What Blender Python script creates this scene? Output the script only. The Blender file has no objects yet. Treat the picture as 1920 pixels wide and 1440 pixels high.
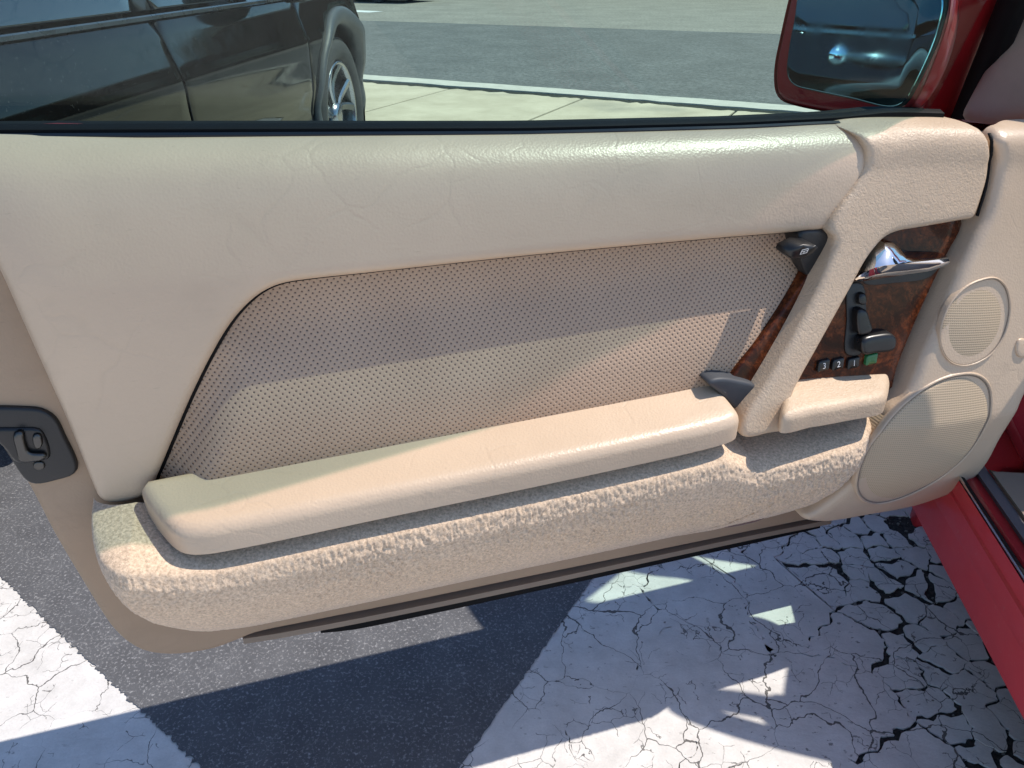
import bpy, bmesh, math, random
import numpy as np
from mathutils import Vector, Matrix
from mathutils.geometry import delaunay_2d_cdt

scene = bpy.context.scene
COL = scene.collection
random.seed(4)
RNG = np.random.default_rng(11)

# ------------------------------------------------------------------ camera
CAM_H, PITCH, FPX = 1.05, 29.2, 1440.0
cam = bpy.data.objects.new('camera', bpy.data.cameras.new('camera'))
COL.objects.link(cam)
cam.location = (0, 0, CAM_H)
cam.rotation_euler = (math.radians(90 - PITCH), 0, 0)
cam.data.sensor_width = 36
cam.data.lens = 36 * FPX / 1920
cam.data.clip_start = 0.02
cam.data.clip_end = 2000
scene.camera = cam

# ------------------------------------------------------------------ sky, sun, exposure
SUN = Vector((0.58, 0.17, 1.0)).normalized()
world = bpy.data.worlds.new('World')
scene.world = world
world.use_nodes = True
wn = world.node_tree
wn.nodes.clear()
sky = wn.nodes.new('ShaderNodeTexSky')
sky.sky_type = 'NISHITA'
sky.sun_disc = False
sky.ozone_density = 3.2
sky.dust_density = 0.3
sky.sun_elevation = math.asin(SUN.z)
sky.sun_rotation = math.atan2(SUN.x, SUN.y)
bg = wn.nodes.new('ShaderNodeBackground')
bg.inputs[1].default_value = 0.135
wo = wn.nodes.new('ShaderNodeOutputWorld')
wn.links.new(sky.outputs[0], bg.inputs[0])
wn.links.new(bg.outputs[0], wo.inputs[0])
sun = bpy.data.objects.new('sun', bpy.data.lights.new('sun', 'SUN'))
COL.objects.link(sun)
sun.data.energy = 3.5
sun.data.angle = math.radians(0.53)
sun.data.color = (1.0, 0.92, 0.82)
sun.rotation_euler = SUN.to_track_quat('Z', 'Y').to_euler()
scene.view_settings.view_transform = 'Standard'
scene.view_settings.look = 'None'
scene.view_settings.exposure = 0.5
scene.view_settings.gamma = 1.0
scene.cycles.max_bounces = 6
scene.cycles.transparent_max_bounces = 16
scene.cycles.caustics_reflective = False
scene.cycles.caustics_refractive = False

# ------------------------------------------------------------------ measuring: photograph sight lines met with real surfaces
TH = math.radians(PITCH)
EYE = np.array([0, 0, CAM_H])
FW = np.array([0, math.cos(TH), -math.sin(TH)])
RT = np.array([1.0, 0, 0])
UP = np.cross(RT, FW)
def ray(x, y):
    return FW + (x - 960) / FPX * RT - (y - 720) / FPX * UP
PSI = math.radians(17)                       # the open door stands at 17 degrees
DU = np.array([math.cos(PSI), math.sin(PSI), 0])
DN = np.array([math.sin(PSI), -math.cos(PSI), 0])
P0 = np.array([0, 0.877, 0])
def dm(x, y, w=0.0):                         # sight line on the door plane shifted w towards the cabin -> (u, z)
    d = ray(x, y)
    t = ((P0 + DN * w - EYE) @ DN) / (d @ DN)
    p = EYE + t * d
    return float((p - P0) @ DU), float(p[2])
def dl(pts, w=0.0):
    return [dm(x, y, w) for x, y in pts]
def gm(x, y, z=0.0):
    d = ray(x, y)
    p = EYE + (z - CAM_H) / d[2] * d
    return float(p[0]), float(p[1])
def atY(x, y, Y):
    d = ray(x, y)
    return EYE + d * (Y / d[1])
def dw(u, z, w):                             # door coordinates -> world
    p = P0 + DU * u + DN * w
    return (p[0], p[1], z)
def dplan(u, w, z):
    return dw(u, z, w)

# ------------------------------------------------------------------ materials
MATS = {}
class NT:
    def __init__(s, name):
        s.m = bpy.data.materials.new(name); s.m.use_nodes = True
        s.t = s.m.node_tree; s.n = s.t.nodes; s.l = s.t.links
        s.b = s.n['Principled BSDF']; s.out = s.n['Material Output']
        MATS[name] = s.m
    def node(s, typ, **kw):
        n = s.n.new('ShaderNode' + typ)
        for k, v in kw.items():
            if k.startswith('i_'):
                k = k[2:].replace('_', ' ')
                n.inputs[k].default_value = v
            else: setattr(n, k, v)
        return n
    def link(s, a, b): s.l.new(a, b)
    def coord(s, kind='Object', scale=(1, 1, 1), rot=(0, 0, 0)):
        c = s.node('TexCoord'); m = s.node('Mapping')
        m.inputs['Scale'].default_value = scale; m.inputs['Rotation'].default_value = rot
        s.link(c.outputs[kind], m.inputs[0]); return m.outputs[0]
    def noise(s, vec, scale, detail=4, rough=.55, dist=0):
        n = s.node('TexNoise'); n.inputs['Scale'].default_value = scale; n.inputs['Detail'].default_value = detail
        n.inputs['Roughness'].default_value = rough; n.inputs['Distortion'].default_value = dist
        s.link(vec, n.inputs['Vector']); return n.outputs[0]
    def voro(s, vec, scale, feature='DISTANCE_TO_EDGE', rnd=1):
        n = s.node('TexVoronoi'); n.feature = feature; n.inputs['Scale'].default_value = scale
        n.inputs['Randomness'].default_value = rnd
        s.link(vec, n.inputs['Vector']); return n.outputs[0]
    def ramp(s, fac, stops):
        n = s.node('ValToRGB'); e = n.color_ramp.elements
        while len(e) < len(stops): e.new(.5)
        for k, (p, c) in enumerate(stops):
            e[k].position = p; e[k].color = (*c, 1) if len(c) == 3 else c
        s.link(fac, n.inputs[0]); return n.outputs[0]
    def rangev(s, v, a, b, c=0, d=1):
        n = s.node('MapRange'); n.inputs[1].default_value = a; n.inputs[2].default_value = b
        n.inputs[3].default_value = c; n.inputs[4].default_value = d
        s.link(v, n.inputs[0]); return n.outputs[0]
    def math(s, op, a, b=None):
        n = s.node('Math', operation=op)
        for k, v in ((0, a), (1, b)):
            if v is None: continue
            if isinstance(v, (int, float)): n.inputs[k].default_value = v
            else: s.link(v, n.inputs[k])
        return n.outputs[0]
    def mix(s, fac, a, b, mode='MIX'):
        n = s.node('Mix', data_type='RGBA', blend_type=mode)
        for k, v in ((0, fac), (6, a), (7, b)):
            if isinstance(v, (int, float)): n.inputs[k].default_value = v
            elif isinstance(v, tuple): n.inputs[k].default_value = (*v, 1)
            else: s.link(v, n.inputs[k])
        return n.outputs[2]
    def bump(s, h, strength=.3, dist=.002, prev=None):
        n = s.node('Bump'); n.inputs['Strength'].default_value = strength; n.inputs['Distance'].default_value = dist
        s.link(h, n.inputs['Height'])
        if prev is not None: s.link(prev, n.inputs['Normal'])
        return n.outputs[0]
    def base(s, c, rough=.5, metal=0, spec=.5):
        if isinstance(c, tuple): s.b.inputs['Base Color'].default_value = (*c, 1)
        else: s.link(c, s.b.inputs['Base Color'])
        s.b.inputs['Metallic'].default_value = metal; s.b.inputs['Specular IOR Level'].default_value = spec
        if isinstance(rough, (int, float)): s.b.inputs['Roughness'].default_value = rough
        else: s.link(rough, s.b.inputs['Roughness'])
        return s
    def normal(s, n): s.link(n, s.b.inputs['Normal']); return s

TAN = (0.60, 0.452, 0.32)
def leather(name, col, wr=.5, grain=.5, rough=.42, wscale=26, fold=0, spec=.6):
    m = NT(name); v = m.coord('Object')
    big = m.noise(v, 5, 3)
    c = m.mix(m.rangev(big, .3, .7), tuple(x * .93 for x in col), tuple(min(1, x * 1.05) for x in col))
    vv = m.node('VectorMath', operation='MULTIPLY_ADD'); wv = m.node('TexNoise'); wv.inputs['Scale'].default_value = 11
    m.link(v, wv.inputs['Vector']); m.link(wv.outputs[1], vv.inputs[0]); vv.inputs[1].default_value = (.09, .09, .09); m.link(v, vv.inputs[2])
    cre = m.voro(vv.outputs[0], wscale)
    crease = m.rangev(cre, 0.0, .10 if wscale > 20 else .035)
    mask = m.rangev(m.noise(v, 9, 2), .47, .64)
    crh = m.math('MULTIPLY', m.math('SUBTRACT', 1.0, crease), mask)
    crn = m.math('MULTIPLY', crh, -1.0)
    h = m.voro(v, 330, 'F1')
    n1 = m.bump(crn, wr, .0025)
    n2 = m.bump(m.noise(v, 60, 4), .12, .002, n1)
    if fold:
        fm = m.math('MULTIPLY', m.noise(v, 120, 5, .68, 1.5), m.rangev(m.noise(v, 7, 2), .38, .62, .25, 1))
        n2 = m.bump(fm, fold, .004, n2)
    n3 = m.bump(h, grain * .55, .0008, n2)
    marked_col = m.mix(m.math('MULTIPLY', crh, .08), c, tuple(x * .6 for x in col))  # colour a little darker along the creases
    # handling wear: faint grey smudges and short rubbed marks
    smu = m.rangev(m.noise(m.coord('Object', (1, 1, 2.2)), 8, 5, .62), .54, .72, 0, .16)
    marked_col = m.mix(smu, marked_col, tuple(x * .62 for x in col))
    rub = m.rangev(m.noise(m.coord('Object', (1, 1, 6), (.2, .35, .1)), 60, 3, .5), .70, .76, 0, .22)
    marked_col = m.mix(rub, marked_col, tuple(x * .5 for x in col))
    m.base(marked_col, m.rangev(big, .3, .7, rough - .05, rough + .08), spec=spec)
    m.normal(n3); return m.m
M_LEATHER = leather('tan_leather', TAN, .10, .5, .36, 11)
M_LEATHER_W = leather('tan_leather_wrinkled', (0.60, 0.448, 0.31), .16, .7, .42, 95, .38)
M_VINYL = leather('tan_vinyl', (0.40, 0.288, 0.20), .05, .5, .6, spec=.2)
M_SPK = None

def perforated():
    m = NT('perforated_leather'); c = m.node('TexCoord')
    sep = m.node('SeparateXYZ'); mp = m.node('Mapping'); mp.inputs['Rotation'].default_value = (0, 0, math.radians(-4))
    m.link(c.outputs['UV'], mp.inputs[0]); m.link(mp.outputs[0], sep.inputs[0])
    px, py = .0074, .0079
    def lattice(ox, oy):
        fx = m.math('SUBTRACT', m.math('FRACT', m.math('ADD', m.math('DIVIDE', sep.outputs[0], px), ox)), .5)
        fy = m.math('SUBTRACT', m.math('FRACT', m.math('ADD', m.math('DIVIDE', sep.outputs[1], py), oy)), .5)
        dx = m.math('MULTIPLY', fx, px); dy = m.math('MULTIPLY', fy, py)
        return m.math('SQRT', m.math('ADD', m.math('MULTIPLY', dx, dx), m.math('MULTIPLY', dy, dy)))
    d = m.math('MINIMUM', lattice(0, 0), lattice(.5, .5))
    hole = m.rangev(d, .0006, .0012, 1, 0)
    ob = m.coord('Object')
    col = m.mix(m.rangev(m.noise(ob, 6, 3), .3, .7), (.44, .30, .205), (.515, .36, .25))
    m.base(m.mix(hole, col, (.05, .032, .025)), .5)
    n = m.bump(m.rangev(d, .0008, .0020), .6, .001)
    n = m.bump(m.voro(ob, 330, 'F1'), .28, .0007, n)
    n = m.bump(m.noise(ob, 30, 3), .1, .002, n)
    m.normal(n); return m.m
M_PERF = perforated()

def carpet():
    m = NT('tan_carpet'); v = m.coord('Object')
    g = m.noise(v, 300, 3, .7)
    st = m.noise(m.coord('UV', (1, 1, 1)), 5, 3)
    c = m.mix(m.rangev(g, .3, .7), (.42, .305, .212), (.84, .64, .46))
    # old brown drip stain running down the front third
    uv = m.node('TexCoord'); sp = m.node('SeparateXYZ'); m.link(uv.outputs['UV'], sp.inputs[0])
    a = m.math('SUBTRACT', sp.outputs[0], m.math('ADD', m.math('MULTIPLY', m.math('SUBTRACT', sp.outputs[1], .30), .85), .272))
    w = m.math('ABSOLUTE', m.math('ADD', a, m.math('MULTIPLY', m.math('SUBTRACT', m.noise(v, 40, 2), .5), .012)))
    band = m.rangev(w, .002, .007, .75, 0)
    zz = m.rangev(sp.outputs[1], .385, .36)
    stain = m.math('MULTIPLY', band, m.math('MULTIPLY', zz, m.rangev(m.noise(v, 90, 3), .35, .6)))
    m.base(m.mix(stain, c, (.25, .13, .05)), .95, spec=.1)
    m.b.inputs['Sheen Weight'].default_value = .25
    m.normal(m.bump(g, .5, .002)); return m.m
M_CARPET = carpet()

def simple(name, col, rough=.5, metal=0, spec=.5, coat=0, speck=0, bump=0, bscale=200):
    m = NT(name); v = m.coord('Object')
    n = m.noise(v, 7, 5, .6)
    c = m.mix(m.rangev(n, .3, .7), tuple(x * .88 for x in col), tuple(min(1, x * 1.1) for x in col))
    if speck:
        s = m.rangev(m.noise(v, 160, 2), .66, .74)
        c = m.mix(m.math('MULTIPLY', s, speck), c, (.45, .42, .38))
    m.base(c, m.rangev(m.noise(v, 20, 4), .3, .7, max(0, rough - .04), rough + .06), metal, spec)
    if coat:
        m.b.inputs['Coat Weight'].default_value = coat; m.b.inputs['Coat Roughness'].default_value = .03
    if bump: m.normal(m.bump(m.noise(v, bscale, 3), bump, .001))
    return m.m
M_RED = simple('red_paint', (.40, .020, .026), .32, 0, .5, .8)
M_REDJAMB = simple('red_jamb_paint', (.52, .03, .042), .36, 0, .5, .2, .12)
M_BLACKPL = simple('black_plastic', (.018, .018, .019), .4, bump=.2, bscale=400)
M_BUTTON = simple('black_button_plastic', (.012, .012, .013), .3)
M_GREYPL = simple('grey_blue_plastic', (.05, .055, .065), .55)
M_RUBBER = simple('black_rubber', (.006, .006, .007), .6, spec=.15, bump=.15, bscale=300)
M_GLOSSBLK = simple('gloss_black_strip', (.004, .005, .012), .3, spec=.35)
M_CHROME = simple('chrome', (.86, .87, .88), .05, 1)
M_STEEL = simple('dull_steel', (.10, .098, .095), .35, 1, bump=.2, bscale=60)
M_WHITE = simple('white_print', (.8, .8, .78), .5)
M_GREEN = simple('green_button', (.03, .17, .06), .2)
M_LENS = simple('smoked_lens', (.20, .12, .10), .12, coat=.6)
M_GREYRUB = simple('grey_sill_rubber', (.11, .10, .105), .6, bump=.2)
M_FOOT = simple('brown_grey_footwell', (.27, .21, .16), .75, bump=.3, bscale=150)
M_PILLAR = simple('tan_pillar_cloth', (.40, .31, .235), .85, spec=.2, bump=.35, bscale=350)
M_SUV = simple('black_car_paint', (.004, .004, .0045), .06, 0, .34, 0, .08)
M_CLAD = simple('grey_cladding', (.06, .065, .07), .5, bump=.25, bscale=300)
M_TYRE = simple('tyre_rubber', (.035, .035, .036), .75, bump=.3, bscale=120)
M_TREAD = simple('tyre_tread', (.12, .115, .105), .85, bump=.3, bscale=160)
M_RIM = simple('dark_alloy', (.17, .18, .19), .28, .9)
M_RIMEDGE = simple('polished_alloy', (.34, .35, .37), .25, 1)
M_WELL = simple('wheel_well_liner', (.012, .012, .012), .9, speck=.25)
M_BLUECAR = simple('navy_car_paint', (.012, .018, .06), .15, 0, .5, 1)

def wood():
    m = NT('burl_wood'); v = m.coord('Object', (1, 1, 1))
    n1 = m.noise(v, 26, 6, .65, 1.8)
    n2 = m.noise(v, 90, 5, .6, 2.5)
    c = m.ramp(n1, [(.25, (.012, .004, .002)), (.45, (.065, .015, .005)), (.6, (.19, .047, .014)), (.78, (.38, .115, .035))])
    c = m.mix(m.rangev(n2, .35, .7), c, (.03, .009, .004))
    m.base(c, .25, spec=.15); m.b.inputs['Coat Weight'].default_value = .12; m.b.inputs['Coat Roughness'].default_value = .04
    return m.m
M_WOOD = wood()

def grille():
    m = NT('speaker_grille_plastic'); c = m.node('TexCoord'); sp = m.node('SeparateXYZ'); m.link(c.outputs['UV'], sp.inputs[0])
    h = m.math('ADD', m.math('MULTIPLY', m.math('SINE', m.math('MULTIPLY', m.math('ADD', sp.outputs[1], m.math('MULTIPLY', sp.outputs[0], .10)), 2 * math.pi / .0034)), .5), .5)
    hx = m.math('ADD', m.math('MULTIPLY', m.math('SINE', m.math('MULTIPLY', sp.outputs[0], 2 * math.pi / .0034)), .5), .5)
    holes = m.math('MULTIPLY', m.rangev(h, .5, .1), m.rangev(hx, .3, .6))
    m.base(m.mix(m.math('MULTIPLY', holes, .45), (.56, .43, .29), (.13, .09, .055)), .6)
    m.normal(m.bump(h, .22, .001)); return m.m
M_GRILLE = grille()

def glass(name, tint, extra=.0):
    m = NT(name)
    tr = m.node('BsdfTransparent'); tr.inputs[0].default_value = (*tint, 1)
    gl = m.node('BsdfGlossy'); gl.inputs['Roughness'].default_value = .01
    lw = m.node('LayerWeight'); fz = m.math('ADD', m.math('MULTIPLY', m.math('POWER', lw.outputs['Facing'], 5.0), .96), .016)
    mx = m.node('MixShader'); m.link(fz, mx.inputs[0]); m.link(tr.outputs[0], mx.inputs[1]); m.link(gl.outputs[0], mx.inputs[2])
    m.link(mx.outputs[0], m.out.inputs[0]); return m.m
M_GLASS = glass('green_tinted_glass', (.82, .94, .895))
M_SUVGLASS = simple('dark_car_glass', (.004, .006, .007), .02, 0, .8, 1)
M_MIRROR = simple('blue_mirror_glass', (.42, .78, 1.0), .015, 1)

def paint_ground(name, light):
    m = NT(name); v = m.coord('Object')
    wv = m.node('TexNoise'); wv.inputs['Scale'].default_value = 9; wv.inputs['Detail'].default_value = 5; m.link(v, wv.inputs['Vector'])
    vv = m.node('VectorMath', operation='MULTIPLY_ADD'); m.link(wv.outputs[1], vv.inputs[0]); vv.inputs[1].default_value = (.11, .11, .11); m.link(v, vv.inputs[2])
    e1 = m.voro(vv.outputs[0], 9.5); e2 = m.voro(vv.outputs[0], 27)
    g1 = m.noise(v, 5.5, 3); g2 = m.noise(v, 11, 3)
    w1 = m.math('MULTIPLY', m.rangev(g1, .40, .70), .016)
    k1 = m.math('LESS_THAN', e1, w1)
    k2 = m.math('MULTIPLY', m.math('LESS_THAN', e2, .011), m.math('GREATER_THAN', g2, .53))
    pit = m.rangev(m.noise(m.coord('Object', (1, 1.6, 1), (0, 0, .5)), 75, 4, .62), .645, .675)
    pm = m.math('MULTIPLY', pit, m.rangev(m.noise(v, 3, 2), .42, .6))
    fine = m.noise(v, 260, 3, .65)
    if light:
        c = m.mix(m.rangev(m.noise(v, 18, 6, .65), .3, .7), (.60, .585, .565), (.78, .765, .745))
        c = m.mix(m.rangev(fine, .25, .75), m.mix(.16, c, (.2, .2, .2)), c)
        c = m.mix(m.math('MULTIPLY', m.math('MAXIMUM', m.math('MULTIPLY', k1, .85), m.math('MULTIPLY', k2, .7)), 1.0), c, (.045, .042, .04))
        c = m.mix(m.math('MULTIPLY', pm, .75), c, (.09, .085, .08))
        m.base(c, .75, spec=.3)
    else:
        c = m.mix(m.rangev(m.noise(v, 14, 6, .65), .3, .7), (.085, .087, .095), (.125, .128, .137))
        grit = m.rangev(m.noise(v, 190, 3, .7), .54, .70)
        c = m.mix(m.math('MULTIPLY', grit, .7), c, (.42, .42, .43))
        c = m.mix(m.math('MULTIPLY', k2, .3), c, (.35, .35, .35))
        m.base(c, .7, spec=.35)
    crack = m.math('MAXIMUM', k1, k2)
    h = m.math('SUBTRACT', m.math('MULTIPLY', fine, .35), crack) if light else m.math('MULTIPLY', fine, 1.0)
    n = m.bump(h, .55, .002)
    n = m.bump(m.noise(m.coord('Object', (1, 2.2, 1), (0, 0, .7)), 45, 4), .35, .003, n)
    m.normal(n); return m.m
M_WHITEPAINT = paint_ground('white_lot_paint', True)
M_DARKPAINT = paint_ground('dark_lot_paint', False)

def asphalt(name, c0, c1, s=90):
    m = NT(name); v = m.coord('Object')
    f = m.noise(v, s, 3, .75)
    c = m.mix(m.rangev(f, .35, .68), c0, c1)
    c = m.mix(m.rangev(m.noise(v, 1.3, 5), .35, .65, 0, .35), c, tuple(x * .75 for x in c0))
    m.base(c, .85, spec=.3); m.normal(m.bump(f, .7, .006)); return m.m
M_ROAD = asphalt('road_asphalt', (.105, .105, .10), (.24, .235, .225), 26)
M_ROADOLD = asphalt('old_road_asphalt', (.20, .185, .16), (.42, .385, .33), 22)
M_TAR = asphalt('broken_black_asphalt', (.012, .012, .012), (.075, .072, .068), 130)
M_LAND = asphalt('grey_ground', (.16, .155, .14), (.26, .25, .23), 20)
def concrete():
    m = NT('concrete'); v = m.coord('Object')
    c = m.mix(m.rangev(m.noise(v, 2.2, 6, .65), .3, .7), (.47, .395, .285), (.66, .565, .42))
    c = m.mix(m.rangev(m.noise(v, 60, 3, .7), .62, .76, 0, .5), c, (.16, .15, .13))
    c = m.mix(m.rangev(m.noise(v, .9, 4), .56, .70, 0, .5), c, (.24, .225, .20))
    m.base(c, .9, spec=.2); m.normal(m.bump(m.noise(v, 40, 4), .3, .004)); return m.m
M_CONC = concrete()
M_KERB = simple('kerb_concrete', (.58, .54, .47), .9, spec=.2, bump=.4, bscale=30)
M_DIRT = asphalt('gutter_dirt', (.015, .016, .012), (.07, .07, .05), 40)
M_LINE = simple('road_line_paint', (.75, .75, .72), .7)

# ------------------------------------------------------------------ mesh helpers
def tag(o, label=None, cat=None, group=None, kind=None):
    for k, v in (('label', label), ('category', cat), ('group', group), ('kind', kind)):
        if v: o[k] = v
    return o
def empty(name, loc=(0, 0, 0)):
    o = bpy.data.objects.new(name, None); COL.objects.link(o); o.location = loc; o.empty_display_size = .1
    return o
def put(name, me, mats, parent=None, smooth=True):
    if not isinstance(mats, (list, tuple)): mats = [mats]
    for m in mats: me.materials.append(m)
    if smooth: me.polygons.foreach_set('use_smooth', [True] * len(me.polygons))
    o = bpy.data.objects.new(name, me); COL.objects.link(o)
    if parent is not None:
        o.parent = parent
        o.matrix_parent_inverse = Matrix.Translation(-Vector(world_loc(parent)))
    return o
def world_loc(o):
    p = Vector(o.location)
    return p if o.parent is None else p
def mesh(name, verts, faces, mats, parent=None, smooth=True, uv=None, sharp=None):
    me = bpy.data.meshes.new(name)
    me.from_pydata([tuple(map(float, v)) for v in verts], [], faces)
    if uv is not None:
        lay = me.uv_layers.new(name='UVMap'); arr = np.asarray(uv, float)
        idx = np.empty(len(me.loops), int); me.loops.foreach_get('vertex_index', idx)
        lay.data.foreach_set('uv', arr[idx].ravel())
    me.update()
    o = put(name, me, mats, parent, smooth)
    if sharp is not None: me.set_sharp_from_angle(angle=math.radians(sharp))
    return o

def smooth_loop(pts, step, closed=True):
    P = np.asarray(pts, float); n = len(P); out = []
    rng = range(n if closed else n - 1)
    for i in rng:
        if closed: p0, p1, p2, p3 = P[(i - 1) % n], P[i], P[(i + 1) % n], P[(i + 2) % n]
        else: p0, p1, p2, p3 = P[max(i - 1, 0)], P[i], P[i + 1], P[min(i + 2, n - 1)]
        # centripetal-ish: scale tangents with the segment so that uneven spacing does not overshoot
        L = np.linalg.norm(p2 - p1) + 1e-9
        d1 = (p2 - p0) / (np.linalg.norm(p2 - p1) + np.linalg.norm(p1 - p0) + 1e-9) * L
        d2 = (p3 - p1) / (np.linalg.norm(p3 - p2) + np.linalg.norm(p2 - p1) + 1e-9) * L
        k = max(1, int(round(L / step)))
        for j in range(k):
            t = j / k
            out.append((2*t**3-3*t**2+1)*p1 + (t**3-2*t**2+t)*d1 + (-2*t**3+3*t**2)*p2 + (t**3-t**2)*d2)
    if not closed: out.append(P[-1])
    return np.array(out)
def inside(P, poly):
    x, y = P[:, 0], P[:, 1]; c = np.zeros(len(P), bool)
    a, b = poly, np.roll(poly, -1, 0)
    for (x1, y1), (x2, y2) in zip(a, b):
        hit = ((y1 > y) != (y2 > y))
        with np.errstate(divide='ignore', invalid='ignore'):
            xi = (x2 - x1) * (y - y1) / (y2 - y1 + 1e-30) + x1
        c ^= hit & (x < xi)
    return c
def dist_to(P, poly):
    a, b = poly, np.roll(poly, -1, 0); d = b - a; L = (d * d).sum(1) + 1e-18
    out = np.empty(len(P))
    for i in range(0, len(P), 2000):
        q = P[i:i+2000, None, :]
        t = np.clip(((q - a) * d).sum(2) / L, 0, 1)
        out[i:i+2000] = np.sqrt(((q - (a + t[..., None] * d)) ** 2).sum(2)).min(1)
    return out
def area(p): return .5 * (p[:, 0] * np.roll(p[:, 1], -1) - np.roll(p[:, 0], -1) * p[:, 1]).sum()
def pad(name, outline, top, mapf, mats, parent, r=.008, back=-.02, step=.012, bstep=.006, smoothed=True, edge_drop=1.0, holes=None):
    """A soft panel: outline in two coordinates, height function for the third, rounded rim of radius r, skirt down to `back`."""
    B = smooth_loop(outline, bstep) if smoothed else np.asarray(outline, float)
    if area(B) < 0: B = B[::-1]
    T = np.roll(B, -1, 0) - np.roll(B, 1, 0); T /= np.linalg.norm(T, axis=1)[:, None] + 1e-12
    N = np.stack([-T[:, 1], T[:, 0]], 1)
    pts = [B]
    for k in (.04, .14, .32, .6, 1.0):
        q = B + N * (r * k); q = q[inside(q, B)]
        if len(q):
            q = q[dist_to(q, B) > r * k * .93]; pts.append(q)
    lo, hi = B.min(0), B.max(0)
    gx = np.arange(lo[0], hi[0], step); gy = np.arange(lo[1], hi[1], step)
    G = np.stack(np.meshgrid(gx, gy), -1).reshape(-1, 2)
    G = G[inside(G, B)]
    if len(G): G = G[dist_to(G, B) > r + step * .45]; pts.append(G)
    A = np.concatenate(pts); n = len(B)
    res = delaunay_2d_cdt([Vector(p) for p in A], [(i, (i + 1) % n) for i in range(n)], [], 1, 1e-7)
    V = np.array([tuple(v) for v in res[0]]); F = [list(f) for f in res[2]]; orig = res[3]
    d = dist_to(V, B)
    h = np.array([top(a, b) for a, b in V])
    k = np.clip(1 - d / r, 0, 1)
    h = h - r * edge_drop * (1 - np.sqrt(np.clip(1 - k * k, 0, 1)))
    inv = {}
    for j, os_ in enumerate(orig):
        for o_ in os_: inv[o_] = j
    verts = [mapf(V[i, 0], V[i, 1], h[i]) for i in range(len(V))]
    uv = [tuple(v) for v in V]
    bi = [inv[i] for i in range(n)]
    base = len(verts)
    bk = back if callable(back) else (lambda a, b: back)
    for i in bi:
        verts.append(mapf(V[i, 0], V[i, 1], min(bk(V[i, 0], V[i, 1]), h[i] - 1e-4))); uv.append(tuple(V[i]))
    F = [f if area(V[f]) > 0 else f[::-1] for f in F]
    for i in range(n):
        j = (i + 1) % n
        F.append([bi[j], bi[i], base + i, base + j])
    o = mesh(name, verts, F, mats, parent, uv=uv)
    # orient: the top must face the +height side
    a0 = np.array(mapf(V[0, 0], V[0, 1], 0.0)); a1 = np.array(mapf(V[0, 0] + 1e-3, V[0, 1], 0.0)); a2 = np.array(mapf(V[0, 0], V[0, 1] + 1e-3, 0.0)); a3 = np.array(mapf(V[0, 0], V[0, 1], 1e-3))
    if np.cross(a1 - a0, a2 - a0) @ (a3 - a0) < 0: o.data.flip_normals()
    return o
def table(xs, ys, sm=.0):
    X = np.linspace(xs[0], xs[-1], 241); Y = np.interp(X, xs, ys)
    k = int(sm * 241)
    if k > 1:
        ker = np.hanning(k + 2)[1:-1]; ker /= ker.sum()
        Y = np.convolve(np.pad(Y, k, mode='edge'), ker, 'same')[k:-k]
    return lambda t: float(np.interp(t, X, Y))
def box_verts(cx, cy, cz, sx, sy, sz): pass

def bm_obj(name, bm, mats, parent=None, smooth=False, sharp=None):
    me = bpy.data.meshes.new(name); bm.normal_update(); bm.to_mesh(me); bm.free()
    o = put(name, me, mats, parent, smooth or sharp is not None)
    if sharp is not None: me.set_sharp_from_angle(angle=math.radians(sharp))
    return o
def prism(name, section, path, mats, parent=None, sharp=40, cap=True, closed=True):
    """Loft: list of 3D section loops (same count)."""
    verts = []; faces = []; n = len(path[0])
    for loop in path: verts += [tuple(p) for p in loop]
    for i in range(len(path) - 1):
        for j in range(n if closed else n - 1):
            k = (j + 1) % n
            faces.append([i*n+j, i*n+k, (i+1)*n+k, (i+1)*n+j])
    if cap and closed:
        faces.append(list(range(n))[::-1]); faces.append([(len(path)-1)*n+j for j in range(n)])
    o = mesh(name, verts, faces, mats, parent, smooth=True, sharp=sharp)
    bm = bmesh.new(); bm.from_mesh(o.data); bmesh.ops.recalc_face_normals(bm, faces=bm.faces[:]); bm.to_mesh(o.data); bm.free()
    return o
def block(name, c, ax, ay, az, half, mats, parent=None, bev=.003, seg=2, taper=1.0):
    """Bevelled box about c with axis vectors and half sizes."""
    bm = bmesh.new(); bmesh.ops.create_cube(bm, size=2)
    for v in bm.verts:
        t = taper if v.co.z > 0 else 1.0
        v.co = Vector(v.co.x * half[0] * t * Vector(ax)) + Vector(v.co.y * half[1] * t * Vector(ay)) + Vector(v.co.z * half[2] * Vector(az)) + Vector(c)
    bmesh.ops.recalc_face_normals(bm, faces=bm.faces[:])
    if bev: bmesh.ops.bevel(bm, geom=bm.edges[:], offset=bev, segments=seg, profile=.5, affect='EDGES')
    return bm_obj(name, bm, mats, parent, True, 35)
def sheet(name, poly, z, mat, kind='structure', thick=None):
    n = len(poly); vs = [(x, y, z) for x, y in poly]; fs = [list(range(n))]
    if thick:
        vs += [(x, y, z - thick) for x, y in poly]
        fs += [[(i + 1) % n, i, n + i, n + (i + 1) % n] for i in range(n)]
    o = mesh(name, vs, fs, mat, smooth=False)
    bm = bmesh.new(); bm.from_mesh(o.data); bmesh.ops.recalc_face_normals(bm, faces=bm.faces[:]); bmesh.ops.triangulate(bm, faces=bm.faces[:]); bm.to_mesh(o.data); bm.free()
    if o.data.polygons[0].normal.z < 0 and not thick: o.data.flip_normals()
    if kind: o['kind'] = kind
    return o
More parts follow.
